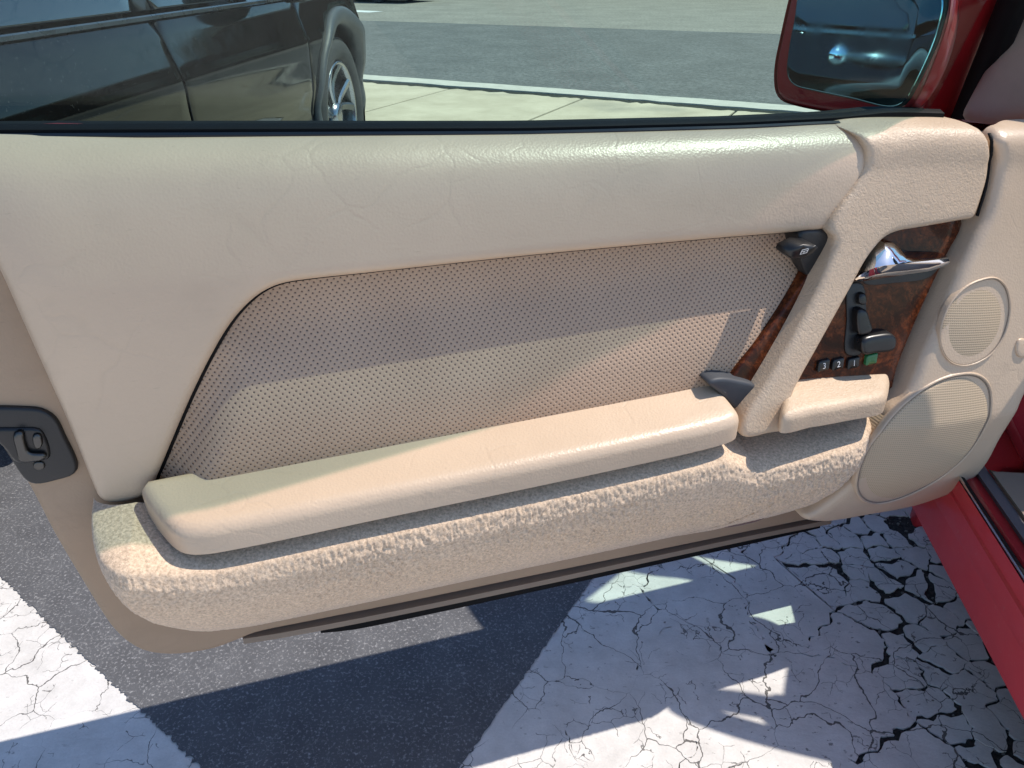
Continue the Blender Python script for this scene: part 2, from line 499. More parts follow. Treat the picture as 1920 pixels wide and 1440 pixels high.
def glyph(ch, size):
    """Letter outline from the built-in font as flat triangles, centred."""
    cu = bpy.data.curves.new('glyph', 'FONT'); cu.body = ch; cu.size = size; cu.align_x = 'CENTER'; cu.align_y = 'CENTER'; cu.resolution_u = 3
    ob = bpy.data.objects.new('glyph', cu); COL.objects.link(ob)
    dg = bpy.context.evaluated_depsgraph_get(); me = bpy.data.meshes.new_from_object(ob.evaluated_get(dg))
    vs = [tuple(v.co) for v in me.vertices]; fs = [list(p.vertices) for p in me.polygons]
    bpy.data.objects.remove(ob); bpy.data.curves.remove(cu); bpy.data.meshes.remove(me)
    return vs, fs
# ------------------------------------------------------------------ the setting
sheet('ground', [(-400, -400), (400, -400), (400, 400), (-400, 400)], -.13, M_LAND)
KD = np.array([.899, -.437]); KN = np.array([.437, .899]); K0 = np.array([.45, 6.94])
def kp(a, b): p = K0 + KD * a + KN * b; return (float(p[0]), float(p[1]))
sheet('road', [kp(-60, .25), kp(60, .25), kp(60, 40), kp(-60, 40)], -.10, M_ROADOLD)
# the darker resurfaced lane runs along the kerb as far as a straight seam
s1, s2 = gm(650, 38, -.1), gm(1480, 65, -.1)
sd = np.array(s2) - np.array(s1); sd /= np.linalg.norm(sd)
fa = np.array(s1) - sd * 60; fb = np.array(s2) + sd * 60
tag(sheet('road_lane', [kp(-60, .27), kp(60, .27), tuple(fb), tuple(fa)], -.094, M_ROAD), kind='structure')
l1, l2 = gm(648, 22, -.1), gm(692, 24, -.1)
l1 = np.array(l1); l2 = np.array(l2); ld = (l2 - l1) / np.linalg.norm(l2 - l1); lnn = np.array([-ld[1], ld[0]])
tag(sheet('lane_marking', [tuple(l1 - ld * 2.2), tuple(l2), tuple(l2 + lnn * .5), tuple(l1 - ld * 2.2 + lnn * .5)], -.095, M_LINE), kind='structure')
def wobble_line(a0, a1, b, amp, n, seed):
    r = np.random.default_rng(seed)
    return [kp(a, b + float(r.normal()) * amp) for a in np.linspace(a0, a1, n)]
tag(sheet('kerb', wobble_line(-14, 14, 0.0, .012, 180, 1) + wobble_line(14, -14, .26, .006, 90, 2), .012, M_KERB, thick=.13), kind='structure')
walk = tag(sheet('sidewalk', [kp(-14, -2.6), kp(14, -2.6), kp(14, .02), kp(-14, .02)], .001, M_DIRT), kind='structure')
ja = [-1.03 + 1.26 * k for k in range(-6, 8)]
for k in range(len(ja) - 1):
    g = .012
    a, b = ja[k] + g, ja[k + 1] - g
    r = np.random.default_rng(40 + k)
    far = [kp(t, -.17 + float(r.normal()) * .022) for t in np.linspace(b, a, 26)]
    o = sheet('concrete_slab', [kp(a, -2.5), kp(b, -2.5)] + far, .012 + float(r.normal()) * .0015, M_CONC, kind=None, thick=.012)
    o.parent = walk

lot = tag(sheet('parking_lot', [(-9, -6), (6, -6), (6, 5.6), (-9, 5.6)], 0.0, M_TAR), kind='structure')
PX0, PX1, PY0, PY1 = -.22, 1.02, .33, 1.75
for nm, q in (('lot_paint', [(-9, -6), (PX0, -6), (PX0, 5.6), (-9, 5.6)]), ('lot_paint', [(PX0, -6), (6, -6), (6, PY0), (PX0, PY0)]),
              ('lot_paint', [(PX0, PY1), (6, PY1), (6, 5.6), (PX0, 5.6)]), ('lot_paint', [(PX1, PY0), (6, PY0), (6, PY1), (PX1, PY1)])):
    tag(sheet(nm, q, .004, M_WHITEPAINT), kind='structure')
# dark painted square lying over the white paint: one corner points at the viewer, edges a little ragged
A1, A2 = np.array(gm(0, 1080, .008)), np.array(gm(380, 1440, .008))
B1, B2 = np.array(gm(860, 1440, .008)), np.array(gm(1120, 1070, .008))
ad = (A1 - A2) / np.linalg.norm(A1 - A2); bd = (B2 - B1) / np.linalg.norm(B2 - B1)
k = np.linalg.solve(np.stack([ad, -bd], 1), B1 - A2); apex = A2 + ad * k[0]
def ragged(p, q, n, amp, seed):
    r = np.random.default_rng(seed); d = q - p; nn = np.array([-d[1], d[0]]) / np.linalg.norm(d)
    return [tuple(p + d * t + nn * float(r.normal()) * amp) for t in np.linspace(0, 1, n, endpoint=False)]
c1, c2 = apex + bd * 1.9, apex + ad * 1.7
tag(sheet('dark_paint', ragged(apex, c1, 260, .0010, 3) + ragged(c1, c1 + ad * 1.7, 20, 0, 4) + ragged(c1 + ad * 1.7, c2, 20, 0, 5) + ragged(c2, apex, 420, .0018, 6), .0058, M_DARKPAINT), kind='structure')

# broken white paint plates beside the car: real pieces with open cracks between them, finer towards the sill
def brk(x, y):          # 0 = large sound plates, 1 = crumbled
    c = np.interp(y, [.6, .72, .85, .96, 1.10, 1.27, 1.5], [.56, .60, .64, .635, .60, .50, .40])
    return float(np.clip((x - c + .06) / .10, 0, 1))
seeds = []
tries = 0
while tries < 9000:
    tries += 1
    p = np.array([RNG.uniform(PX0 - .1, PX1 + .1), RNG.uniform(PY0 - .1, PY1 + .1)])
    b = brk(*p); dmin = .155 * (1 - b) + (.034 + .022 * RNG.random()) * b
    if p[0] > .86: dmin = .12
    if all(((p - q) ** 2).sum() > dmin ** 2 for q in seeds): seeds.append(p)
S = np.array(seeds)
def nfield(x, y, s, ph):
    return (math.sin(x * s * 1.3 + ph) * math.sin(y * s + ph * 2.1) + .6 * math.sin(x * s * 2.7 + 1.7 * ph + y * s * 1.9) + .4 * math.sin(y * s * 5.1 - x * s * 4.3 + ph)
            + .3 * math.sin(y * s * 9.7 + x * s * 8.3 + 3 * ph))
def clip_poly(poly, n, c):
    out = []
    for i in range(len(poly)):
        p, q = poly[i], poly[(i + 1) % len(poly)]
        dp, dq = p @ n - c, q @ n - c
        if dp <= 0: out.append(p)
        if dp * dq < 0: out.append(p + (q - p) * (dp / (dp - dq)))
    return out
nplate = 0
for i, p in enumerate(S):
    poly = [np.array(q) for q in ((PX0, PY0), (PX1, PY0), (PX1, PY1), (PX0, PY1))]
    order = np.argsort(((S - p) ** 2).sum(1))[1:24]
    for j in order:
        q = S[j]; n = q - p; L = np.linalg.norm(n); n = n / L
        b = brk(*((p + q) / 2))
        h = abs(math.sin(i * 12.9 + j * 78.2) + math.sin(j * 12.9 + i * 78.2)) * .5
        gap = (.0004 + .0022 * h ** 3) * (1 - b) + (.0007 + .0075 * h ** 2) * b
        poly = clip_poly(poly, n, ((p + q) / 2) @ n - gap)
        if len(poly) < 3: break
    if len(poly) < 3: continue
    if brk(*p) > .9 and (abs(math.sin(i * 91.7)) < .06): continue
    P = np.array(poly); D = []
    b = brk(*p); am = .0065 * (1 - b) + .0045 * b
    for a, c in zip(P, np.roll(P, -1, 0)):
        m = max(2, int(np.linalg.norm(c - a) / .007))
        for t in np.linspace(0, 1, m, endpoint=False):
            q = a + (c - a) * t
            D.append((q[0] + am * nfield(q[0], q[1], 48, .3), q[1] + am * nfield(q[0], q[1], 48, 2.2)))
    o = sheet('paint_plate', D, .004 + float(RNG.normal()) * .0004 * b - .0012 * b * RNG.random(), M_WHITEPAINT, kind=None, thick=.0036)
    o.parent = lot; nplate += 1
print('plates', nplate)
# loose crumbs of paint and grit in the open cracks
cv = []; cf = []
for _ in range(1500):
    x, y = RNG.uniform(.38, .92), RNG.uniform(.45, 1.6)
    if brk(x, y) < .55: continue
    r = .0012 + .0035 * RNG.random() ** 2; k = RNG.integers(4, 7); a0 = RNG.random() * 6; hgt = .0012 + .002 * RNG.random(); n0 = len(cv)
    for lev in (0, hgt):
        for q in range(k):
            a = a0 + q * 2 * math.pi / k; rr = r * (.7 + .5 * RNG.random()) * (1 if lev == 0 else .8)
            cv.append((x + rr * math.cos(a), y + rr * math.sin(a) * .8, .0003 + lev))
    cf.append([n0 + k + q for q in range(k)])
    for q in range(k): cf.append([n0 + q, n0 + (q + 1) % k, n0 + k + (q + 1) % k, n0 + k + q])
crumbs = mesh('paint_crumbs', cv, cf, M_LAND, lot, smooth=False); crumbs['kind'] = 'stuff'

# ================================================================== red car with its open door
HEAD = math.radians(11)
CF = np.array([math.sin(HEAD), math.cos(HEAD), 0]); CR = np.array([math.cos(HEAD), -math.sin(HEAD), 0])
CO = np.array([.668, .984, 0])                      # sill edge beside the hinge
def cw(f, r, z): p = CO + CF * f + CR * r; return (float(p[0]), float(p[1]), float(z))
car = empty('red_car', cw(0, .3, 0))
tag(car, 'dark red car with its driver door standing open showing tan leather trim', 'car')

# ---- door: inner shell (carries every sub-part)
belt = lambda u: float(np.interp(u, [ub[0] for ub in BELT], [ub[1] for ub in BELT]))
BELT = dl([(-200, 272), (0, 270), (600, 265), (1000, 262), (1400, 250), (1595, 240), (1700, 228), (1860, 232), (2100, 240)], 0.0)
shell_px = [(-160, 300), (0, 285), (600, 280), (1200, 270), (1600, 262), (1850, 262), (1960, 262), (2010, 300), (2000, 450), (1960, 620),
            (1920, 722), (1885, 800), (1850, 868), (1822, 898), (1790, 918), (1700, 948), (1600, 963), (1500, 982), (1000, 1085), (760, 1135), (560, 1175),
            (480, 1192), (440, 1208), (400, 1222), (340, 1232), (300, 1232), (265, 1225), (235, 1208), (205, 1178), (155, 1100), (100, 1008), (62, 935),
            (40, 895), (-10, 795), (-60, 690), (-110, 560), (-150, 420)]
def shell_w(u, z):
    return 0.0
door = pad('door', dl(shell_px, 0.0), shell_w, dw, [M_VINYL], car, r=.012, back=-.055, step=.04, bstep=.012)
# outer skin of the door, red
skin = [(u, z) for u, z in dl([(-140, 300), (600, 285), (1600, 262), (1960, 262), (2000, 450), (1910, 722), (1840, 868), (1780, 910), (1500, 978), (1000, 1078), (560, 1165), (330, 1215), (240, 1195), (110, 1000), (40, 880), (-60, 690)], 0.0)]
def skin_w(u, z): return -(.108 - .06 * max(0, (z - .55)) ** 1.0 * 1.1 - .05 * max(0, .35 - z))
pad('outer_skin', skin, lambda u, z: -skin_w(u, z), lambda u, z, h: dw(u, z, -h), M_RED, door, r=.012, back=.05, step=.05, bstep=.02)

# ---- upper pad
WS = table([0, .012, .03, .055, .09, .13, .20, .30, .50], [-.016, .010, .025, .033, .038, .041, .039, .034, .026], .07)
pad_px = [(-150, 262), (300, 256), (600, 253), (1000, 249), (1400, 239), (1560, 231), (1592, 234), (1608, 254), (1618, 285), (1614, 318), (1592, 358), (1566, 395), (1543, 425),
          (1500, 432), (1340, 445), (1000, 476), (700, 508), (570, 522), (525, 530), (490, 546), (460, 571), (430, 607), (400, 657), (370, 716), (345, 771), (320, 830),
          (297, 885), (283, 915), (262, 928), (230, 936), (205, 936), (188, 928), (176, 905), (130, 790), (90, 700), (45, 600), (0, 500), (-60, 400), (-110, 330)]
def fit(px, wf):
    out = []
    for x, y in px:
        u, z = dm(x, y, .03)
        for _ in range(8):
            u, z = dm(x, y, wf(u, z))
        out.append((u, z))
    return out
def padtop(u, z):
    s = max(0.0, belt(u) + .004 - z)
    w = WS(s)
    # the pad runs out towards the latch end
    e = dm(60, 640, .02)[0]
    k = np.clip((u - (e - .10)) / .16, 0, 1); k = k * k * (3 - 2 * k)
    lip = .0
    return w * (.35 + .65 * k)
upad = pad('upper_pad', fit(pad_px, lambda u, z: padtop(u, z) - .012), padtop, dw, M_LEATHER, door, r=.011, back=-.014, step=.010, bstep=.007)

# ---- perforated insert
perf_px = [(286, 912), (290, 868), (333, 740), (385, 615), (432, 535), (490, 485), (560, 465), (1000, 420), (1490, 380), (1506, 420), (1508, 500), (1512, 535), (1455, 605), (1385, 698), (1372, 722), (1340, 738), (1000, 790), (600, 860)]
PL = dl([(283, 905), (1330, 722)], .03)
def perf_w(u, z):
    zb = np.interp(u, [PL[0][0], PL[1][0]], [PL[0][1], PL[1][1]])
    t = np.clip((z - zb) / .24, 0, 1)
    w = WPERF(t)
    d = float(np.sqrt(((LIP - (u, z)) ** 2).sum(1)).min()); k = np.clip(d / .048, 0, 1); k = k * k * (3 - 2 * k)
    return float(min(w, padtop(u, z) - .017) * (1 - k) + w * k)
LIP = smooth_loop(fit([(272, 930), (300, 884), (348, 770), (373, 715), (403, 656), (433, 606), (463, 570), (493, 545), (528, 529), (573, 521), (700, 507)], lambda u, z: padtop(u, z) - .014), .004, closed=False)
WPERF = table([0, .12, .30, .50, .70, 1.0], [.064, .064, .056, .036, .014, .004], .18)
pad('perforated_panel', dl(perf_px, .03), perf_w, dw, M_PERF, door, r=.004, back=-.012, step=.010, bstep=.008)

# ---- armrest: plan outline (u, w), top follows a sloping plane
AB = dl([(262, 912), (1330, 712)], .053)
def arm_z(u, w):
    return float(np.interp(u, [AB[0][0], AB[1][0]], [AB[0][1], AB[1][1]])) - (w - .053) * .20
def plane_hit(x, y, dz=0.0):
    u, w = 0, .06
    lo, hi = 0.0, .2
    for _ in range(40):
        w = (lo + hi) / 2; u, z = dm(x, y, w)
        if z > arm_z(u, w) + dz: hi = w
        else: lo = w
    return u, w
ARMF = [plane_hit(x, y) for x, y in [(298, 965), (335, 992), (400, 990), (700, 930), (1000, 870), (1250, 818), (1360, 792), (1386, 780), (1384, 764)]]
arm_out = [(AB[0][0] + .002, .040), (AB[0][0], .053)] + ARMF + [(AB[1][0] + .006, .05), (AB[1][0] + .004, .040)]
arm = pad('armrest', arm_out, arm_z, dplan, M_LEATHER, door, r=.013, back=lambda u, w: arm_z(u, w) - .034, step=.010, bstep=.006)
print('armfront', [tuple(round(c, 3) for c in a) for a in ARMF])

# ---- carpet pocket, fine pile as displaced mesh
def vnoise(x, y, sx, sy, seed):
    r = np.random.default_rng(seed); T = r.random((257, 257))
    X, Y = x * sx, y * sy; xi, yi = np.floor(X).astype(int), np.floor(Y).astype(int); fx, fy = X - xi, Y - yi
    fx = fx * fx * (3 - 2 * fx); fy = fy * fy * (3 - 2 * fy)
    g = lambda a, b: T[a % 257, b % 257]
    return (g(xi, yi) * (1 - fx) + g(xi + 1, yi) * fx) * (1 - fy) + (g(xi, yi + 1) * (1 - fx) + g(xi + 1, yi + 1) * fx) * fy
cb = smooth_loop(dl([(178, 945), (184, 985), (203, 1035), (233, 1085), (268, 1125), (308, 1158), (350, 1177), (392, 1184), (440, 1180), (500, 1171), (700, 1130), (1000, 1066), (1250, 1013),
                     (1420, 975), (1478, 955), (1530, 924), (1580, 884), (1612, 845), (1636, 805), (1650, 766)], .012), .004, closed=False)
us = np.linspace(cb[0, 0], cb[-1, 0], 900)
zb = np.interp(us, cb[:, 0], cb[:, 1])
ctr = dl([(1385, 822), (1500, 798), (1600, 776), (1650, 764)], .085)
cl = dl([(178, 922), (262, 904)], .0)
tu = [cl[0][0], cl[1][0], -.42] + list(np.linspace(-.38, .25, 6)) + [c[0] for c in ctr]
tz = [cl[0][1], cl[1][1], .488] + [arm_z(u, .12) - .040 for u in np.linspace(-.38, .25, 6)] + [c[1] for c in ctr]
zt = np.maximum(np.interp(us, tu, tz), zb + .002)
NV = 190; tt = np.linspace(0, 1, NV); tt = np.where(tt > .85, .85 + .15 * np.sin((tt - .85) / .15 * math.pi / 2), tt)
WC = table([0, .06, .18, .36, .54, .70, .82, .91, .96, 1.0], [.004, .024, .054, .092, .121, .139, .144, .138, .110, .03], .05)
U = np.repeat(us[:, None], NV, 1); Z = zb[:, None] + (zt - zb)[:, None] * tt[None, :]
e0 = np.clip((us - us[0]) / .05, 0, 1); e1_ = np.clip((us[-1] - us) / .17, 0, 1); endf = np.sqrt(1 - (1 - e0) ** 2) * (e1_ * e1_ * (3 - 2 * e1_)) ** .75
W = np.vectorize(WC)(np.repeat(tt[None, :], len(us), 0)) * (.12 + .88 * endf[:, None])
warpu = U + .004 * (vnoise(U, Z, 60, 60, 5) - .5); warpz = Z + .006 * (vnoise(U, Z, 50, 50, 6) - .5)
pile = .55 * vnoise(warpu, warpz, 420, 230, 7) + .35 * vnoise(warpu, warpz, 640, 520, 8) + .05 * vnoise(warpu, warpz, 110, 60, 9)
worn = np.clip((np.repeat(tt[None, :], len(us), 0) - .22) / .25, .25, 1) * np.clip(vnoise(U, Z, 9, 14, 10) * 1.4 + .2, .45, 1)
fade = np.clip(np.minimum(tt, 1 - tt) / .03, 0, 1)[None, :] * np.clip(endf * 4, 0, 1)[:, None]
fade = fade * np.clip((zt - zb) / .08, 0, 1)[:, None]
W = W + (pile - .48) * .0052 * worn * fade
# push surface along the view-independent pile direction (slightly downwards)
Zd = Z - (pile - .48) * .002 * worn * fade
vv = []; uvv = []
for i in range(len(us)):
    for j in range(NV):
        vv.append(dw(U[i, j], Zd[i, j], W[i, j])); uvv.append((U[i, j], Z[i, j]))
ff = [[i * NV + j, (i + 1) * NV + j, (i + 1) * NV + j + 1, i * NV + j + 1] for i in range(len(us) - 1) for j in range(NV - 1)]
cp = mesh('carpet_pocket', vv, ff, M_CARPET, door, uv=uvv)
if Vector(cp.data.polygons[60000].normal).dot(Vector(DN)) < 0: cp.data.flip_normals()

# ---- front pad with the diagonal pull strap and lower bracket
WF = table([0, .004, .010, .020, .04, .10, .3, .6], [-.018, .010, .023, .031, .035, .036, .036, .036], .012)
def front_w(u, z):
    s = max(0.0, belt(u) + .004 - z)
    w = WF(s) + .26 * max(0, min(s, .42) - .05)
    return w
strap_px = [(1592, 241), (1640, 231), (1720, 226), (1800, 226), (1832, 240), (1850, 262), (1854, 290), (1848, 332), (1836, 374), (1822, 408), (1806, 412), (1720, 427), (1684, 433), (1660, 443),
            (1640, 462), (1620, 490), (1596, 534), (1566, 588), (1526, 660), (1497, 712), (1484, 742), (1486, 762), (1500, 772),
            (1500, 800), (1440, 812), (1400, 820), (1386, 812), (1390, 792), (1402, 768), (1432, 722), (1480, 640), (1522, 560), (1550, 494), (1563, 450), (1552, 430), (1570, 392), (1598, 350), (1620, 312), (1624, 285), (1612, 258)]
strap = pad('pull_strap', fit(strap_px, lambda u, z: front_w(u, z) - .006), front_w, dw, M_LEATHER_W, door, r=.009, back=lambda u, z: front_w(u, z) - .045, step=.009, bstep=.006)
def WD(u, z): return front_w(u, z) - .030          # wood level
# lower bracket (small shelf below the wood)
BZ = dl([(1480, 722), (1660, 706)], .085)
def br_z(u, w): return float(np.interp(u, [BZ[0][0], BZ[1][0]], [BZ[0][1], BZ[1][1]])) - (w - .085) * .20
def br_hit(x, y):
    lo, hi = 0.0, .22
    for _ in range(40):
        w = (lo + hi) / 2; u, z = dm(x, y, w)
        if z > br_z(u, w): hi = w
        else: lo = w
    return u, w
BF = [br_hit(x, y) for x, y in [(1668, 728), (1660, 744), (1600, 756), (1530, 768), (1470, 778)]]
br_out = [(BZ[1][0] + .012, .07), (BZ[1][0] + .008, .086)] + BF + [(BZ[0][0] - .02, .10), (BZ[0][0] - .006, .07)]
pad('lower_bracket', br_out, br_z, dplan, M_LEATHER_W, door, r=.010, back=lambda u, w: br_z(u, w) - .027, step=.008, bstep=.005)

# ---- wood plate behind the controls, its edge also showing left of the strap
wood_px = [(1545, 430), (1600, 412), (1800, 398), (1806, 420), (1775, 480), (1730, 575), (1682, 690), (1668, 735), (1480, 745), (1366, 738), (1374, 706), (1424, 638), (1486, 556), (1522, 500)]
pad('wood_trim', fit(wood_px, WD), WD, dw, M_WOOD, door, r=.003, back=-.002, step=.02, bstep=.012)
# grey end piece of the armrest
pad('armrest_end_bracket', dl([(1326, 716), (1344, 708), (1375, 710), (1420, 724), (1412, 745), (1395, 772), (1384, 772), (1350, 738)], .082), lambda u, z: .086, dw, M_GREYPL, door, r=.005, back=.02, step=.01, bstep=.004)

# ---- speaker panel at the hinge end
spk_px = [(1860, 236), (1960, 224), (2040, 240), (2050, 420), (1975, 620), (1918, 722), (1868, 815), (1842, 862), (1812, 895), (1782, 915), (1700, 944), (1610, 961), (1540, 972), (1500, 966), (1530, 948), (1590, 895),
          (1630, 830), (1660, 772), (1692, 735), (1722, 662), (1752, 595), (1788, 510), (1820, 440), (1838, 403), (1850, 360), (1861, 300), (1858, 262)]
def spk_w(u, z):
    s = max(0.0, belt(u) + .004 - z)
    w = WF(min(s, .12)) * .95 + .24 * max(0, min(s, .40) - .05)
    a = dm(1700, 960, .03)[1]
    k = np.clip((z - (a - .01)) / .20, 0, 1)
    return w * (.40 + .60 * math.sin(k * math.pi / 2)) 
sp = pad('speaker_panel', fit(spk_px, lambda u, z: spk_w(u, z) - .014), spk_w, dw, M_LEATHER, door, r=.014, back=lambda u, z: max(-.004, spk_w(u, z) - .05), step=.010, bstep=.007)
def ell(pxs, w): return fit(pxs, lambda u, z: spk_w(u, z) + w)
sm_px = [(1846, 524), (1868, 524), (1884, 540), (1891, 570), (1888, 602), (1876, 636), (1856, 662), (1830, 678), (1804, 683), (1782, 676), (1768, 658), (1763, 632), (1768, 600), (1784, 566), (1812, 538)]
lg_px = [(1808, 703), (1836, 708), (1852, 726), (1856, 758), (1846, 798), (1822, 838), (1786, 876), (1740, 908), (1690, 932), (1648, 942), (1622, 936), (1608, 914), (1612, 880), (1632, 836), (1666, 790), (1710, 746), (1760, 715)]
for nm, pxs, dome in (('speaker_grille', sm_px, .006), ('speaker_grille', lg_px, .012)):
    E = np.array(ell(pxs, .0)); c = E.mean(0)
    rimo = [tuple(c + (e - c) * 1.05) for e in E]
    ring_o = smooth_loop(rimo, .005); nR = len(ring_o)
    # raised bead round the grille
    loops = []
    for kk, hh in ((1.0, -.006), (.99, .001), (.975, .003), (.958, .001), (.95, -.012)):
        loops.append([dw(*(c + (p - c) * kk), spk_w(*(c + (p - c) * kk)) + hh) for p in ring_o])
    prism('speaker_bezel', None, loops, M_LEATHER, door, sharp=None, cap=False)
    prism('speaker_gap_shade', None, [[dw(*(c + (p - c) * kk), spk_w(*(c + (p - c) * kk)) + hh) for p in ring_o] for kk, hh in ((.963, -.002), (.957, .0012), (.943, .0012), (.938, -.003))], M_FOOT, door, sharp=None, cap=False)  # dark ring standing in for the shade in the gap round the grille
    R = float(np.linalg.norm(E - c, axis=1).mean())
    pad(nm, [tuple(c + (e - c) * .985) for e in E], lambda u, z, c=c, R=R, dome=dome: spk_w(u, z) - .0035 + dome * max(0, 1 - ((u - c[0]) ** 2 + (z - c[1]) ** 2) / (R * 1.2) ** 2), dw, M_GRILLE, door, r=.004, back=-.004, step=.006, bstep=.004)
o = pad('panel_screw_cap', fit([(1908, 636), (1922, 636), (1928, 652), (1922, 668), (1908, 668), (1903, 652)], lambda u, z: spk_w(u, z)), lambda u, z: spk_w(u, z) + .003, dw, M_LEATHER, door, r=.003, back=0, step=.006, bstep=.003)

# ---- dark shadow gaps between the trim pieces: added black tubes stand in for the shade there
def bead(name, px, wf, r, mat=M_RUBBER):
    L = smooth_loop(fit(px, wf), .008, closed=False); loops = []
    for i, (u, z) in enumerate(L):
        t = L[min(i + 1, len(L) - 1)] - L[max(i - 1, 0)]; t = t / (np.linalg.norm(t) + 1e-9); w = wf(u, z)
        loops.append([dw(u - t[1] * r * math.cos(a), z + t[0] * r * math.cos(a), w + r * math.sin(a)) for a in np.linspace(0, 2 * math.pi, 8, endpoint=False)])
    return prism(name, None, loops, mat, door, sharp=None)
bead('pad_gap_shade', [(284, 912), (300, 884), (348, 770), (373, 715), (403, 656), (433, 606), (463, 570), (493, 545), (528, 529), (573, 521), (700, 507), (1000, 475), (1340, 444), (1500, 431), (1543, 425)], lambda u, z: padtop(u, z) - .0155, .0025)
bead('strap_gap_shade', [(1612, 250), (1624, 285), (1616, 318), (1594, 360), (1568, 397), (1546, 428)], lambda u, z: padtop(u, z) * .7, .0022)
bead('panel_gap_shade', [(1855, 250), (1858, 290), (1848, 350), (1832, 405)], lambda u, z: front_w(u, z) - .014, .0022)

# ---- belt seals and glass
def strip(name, w0, w1, z0, z1, u0, u1, mat, parent, n=40, bulge=0):
    loops = []
    for u in np.linspace(u0, u1, n):
        b = belt(u)
        loops.append([dw(u, b + z0, w0), dw(u, b + z1, w0 - (0 if not bulge else 0)), dw(u, b + z1 + bulge, (w0 + w1) / 2), dw(u, b + z1, w1), dw(u, b + z0, w1)])
    return prism(name, None, loops, mat, parent, sharp=50)
ul, ur = BELT[0][0] - .05, dm(1800, 225, 0)[0]
strip('gloss_belt_strip', -.026, -.0175, -.03, .0035, ul, dm(1592, 240, 0)[0], M_GLOSSBLK, door, bulge=.002)
strip('inner_belt_seal', -.047, -.028, -.03, .0075, ul, ur, M_RUBBER, door, bulge=.004)
strip('outer_belt_seal', -.085, -.060, -.03, .004, ul, ur, M_RUBBER, door, bulge=.004)
# window glass leaning slightly inwards
LEAN = .33
gl0 = [(ul + .02, -.02), (ur - .01, -.02)]
GTOP = table([-.9, -.05, .13, .40, .55, .60, .70], [.40, .48, .50, .35, .270, .226, .16], .03)
def gp(u, dz, w0=-.053): return dw(u, belt(u) + dz, w0 + LEAN * max(dz, 0))
gu = np.linspace(0, 1, 24); vs = []; fs = []
for side in (0, 1):
    for a in np.linspace(0, 1, 14):
        for t in gu:
            u = (ul + .02) + (ur - .006 - ul - .02) * t
            vs.append(gp(u, -.02 + (GTOP(u) + .02) * a, -.0515 - .004 * side))
nn = 24 * 14
for side in (0, 1):
    for i in range(13):
        for j in range(23):
            q = [side * nn + i * 24 + j, side * nn + i * 24 + j + 1, side * nn + (i + 1) * 24 + j + 1, side * nn + (i + 1) * 24 + j]
            fs.append(q if not side else q[::-1])
ring = [j for j in range(24)] + [i * 24 + 23 for i in range(1, 14)] + [13 * 24 + j for j in range(22, -1, -1)] + [i * 24 for i in range(12, 0, -1)]
for a, b in zip(ring, ring[1:] + ring[:1]): fs.append([b, a, nn + a, nn + b])
mesh('window_glass', vs, fs, M_GLASS, door, smooth=False)

# ---- bottom seal and lip
def bottom_strip(name, px, w0, w1, th, mat):
    L = smooth_loop(dl(px, w0), .02, closed=False); loops = []
    for u, z in L:
        loops.append([dw(u, z, w0), dw(u, z - th, w0), dw(u, z - th, w1), dw(u, z, w1)])
    return prism(name, None, loops, mat, door, sharp=50)
bottom_strip('bottom_lip', [(455, 1198), (520, 1188), (700, 1154), (1000, 1092), (1400, 1006), (1560, 974)], -.002, -.05, .010, M_FOOT)
bottom_strip('bottom_seal', [(600, 1176), (660, 1170), (800, 1142), (1000, 1099), (1400, 1012), (1540, 980)], -.010, -.06, .012, M_RUBBER)
# dark reflector lens low on the carpet pocket
pad('courtesy_light', dl([(1352, 985), (1395, 958), (1440, 945), (1462, 942), (1440, 962), (1410, 976)], .055), lambda u, z: .062, dw, M_LENS, door, r=.004, back=.0, step=.01, bstep=.005)

# ---- latch at the rear edge
lp = pad('latch_plate', dl([(-40, 762), (40, 764), (78, 768), (104, 784), (122, 818), (146, 872), (140, 888), (120, 897), (58, 906), (20, 860), (-40, 760)], .004), lambda u, z: .006, dw, M_BLACKPL, door, r=.004, back=-.03, step=.02, bstep=.006)
pad('latch_recess_rim', dl([(-20, 806), (40, 801), (74, 803), (88, 822), (95, 850), (90, 860), (34, 866), (10, 840)], .006), lambda u, z: .0095, dw, M_BUTTON, door, r=.004, back=0, step=.02, bstep=.005)
pad('latch_claw', dl([(26, 812), (42, 808), (48, 828), (56, 846), (86, 850), (84, 860), (40, 862), (30, 840)], .012), lambda u, z: .016, dw, M_STEEL, door, r=.003, back=.006, step=.01, bstep=.004)
pad('latch_pawl', dl([(62, 816), (74, 814), (80, 832), (72, 842), (64, 836)], .012), lambda u, z: .014, dw, M_STEEL, door, r=.002, back=.006, step=.01, bstep=.003)
u0, z0 = dm(73, 874, .008)
pad('latch_screw', [(u0 + .006 * math.cos(a), z0 + .006 * math.sin(a)) for a in np.linspace(0, 2 * math.pi, 14, endpoint=False)], lambda u, z: .0085, dw, M_STEEL, door, r=.002, back=.004, step=.01, bstep=.003)

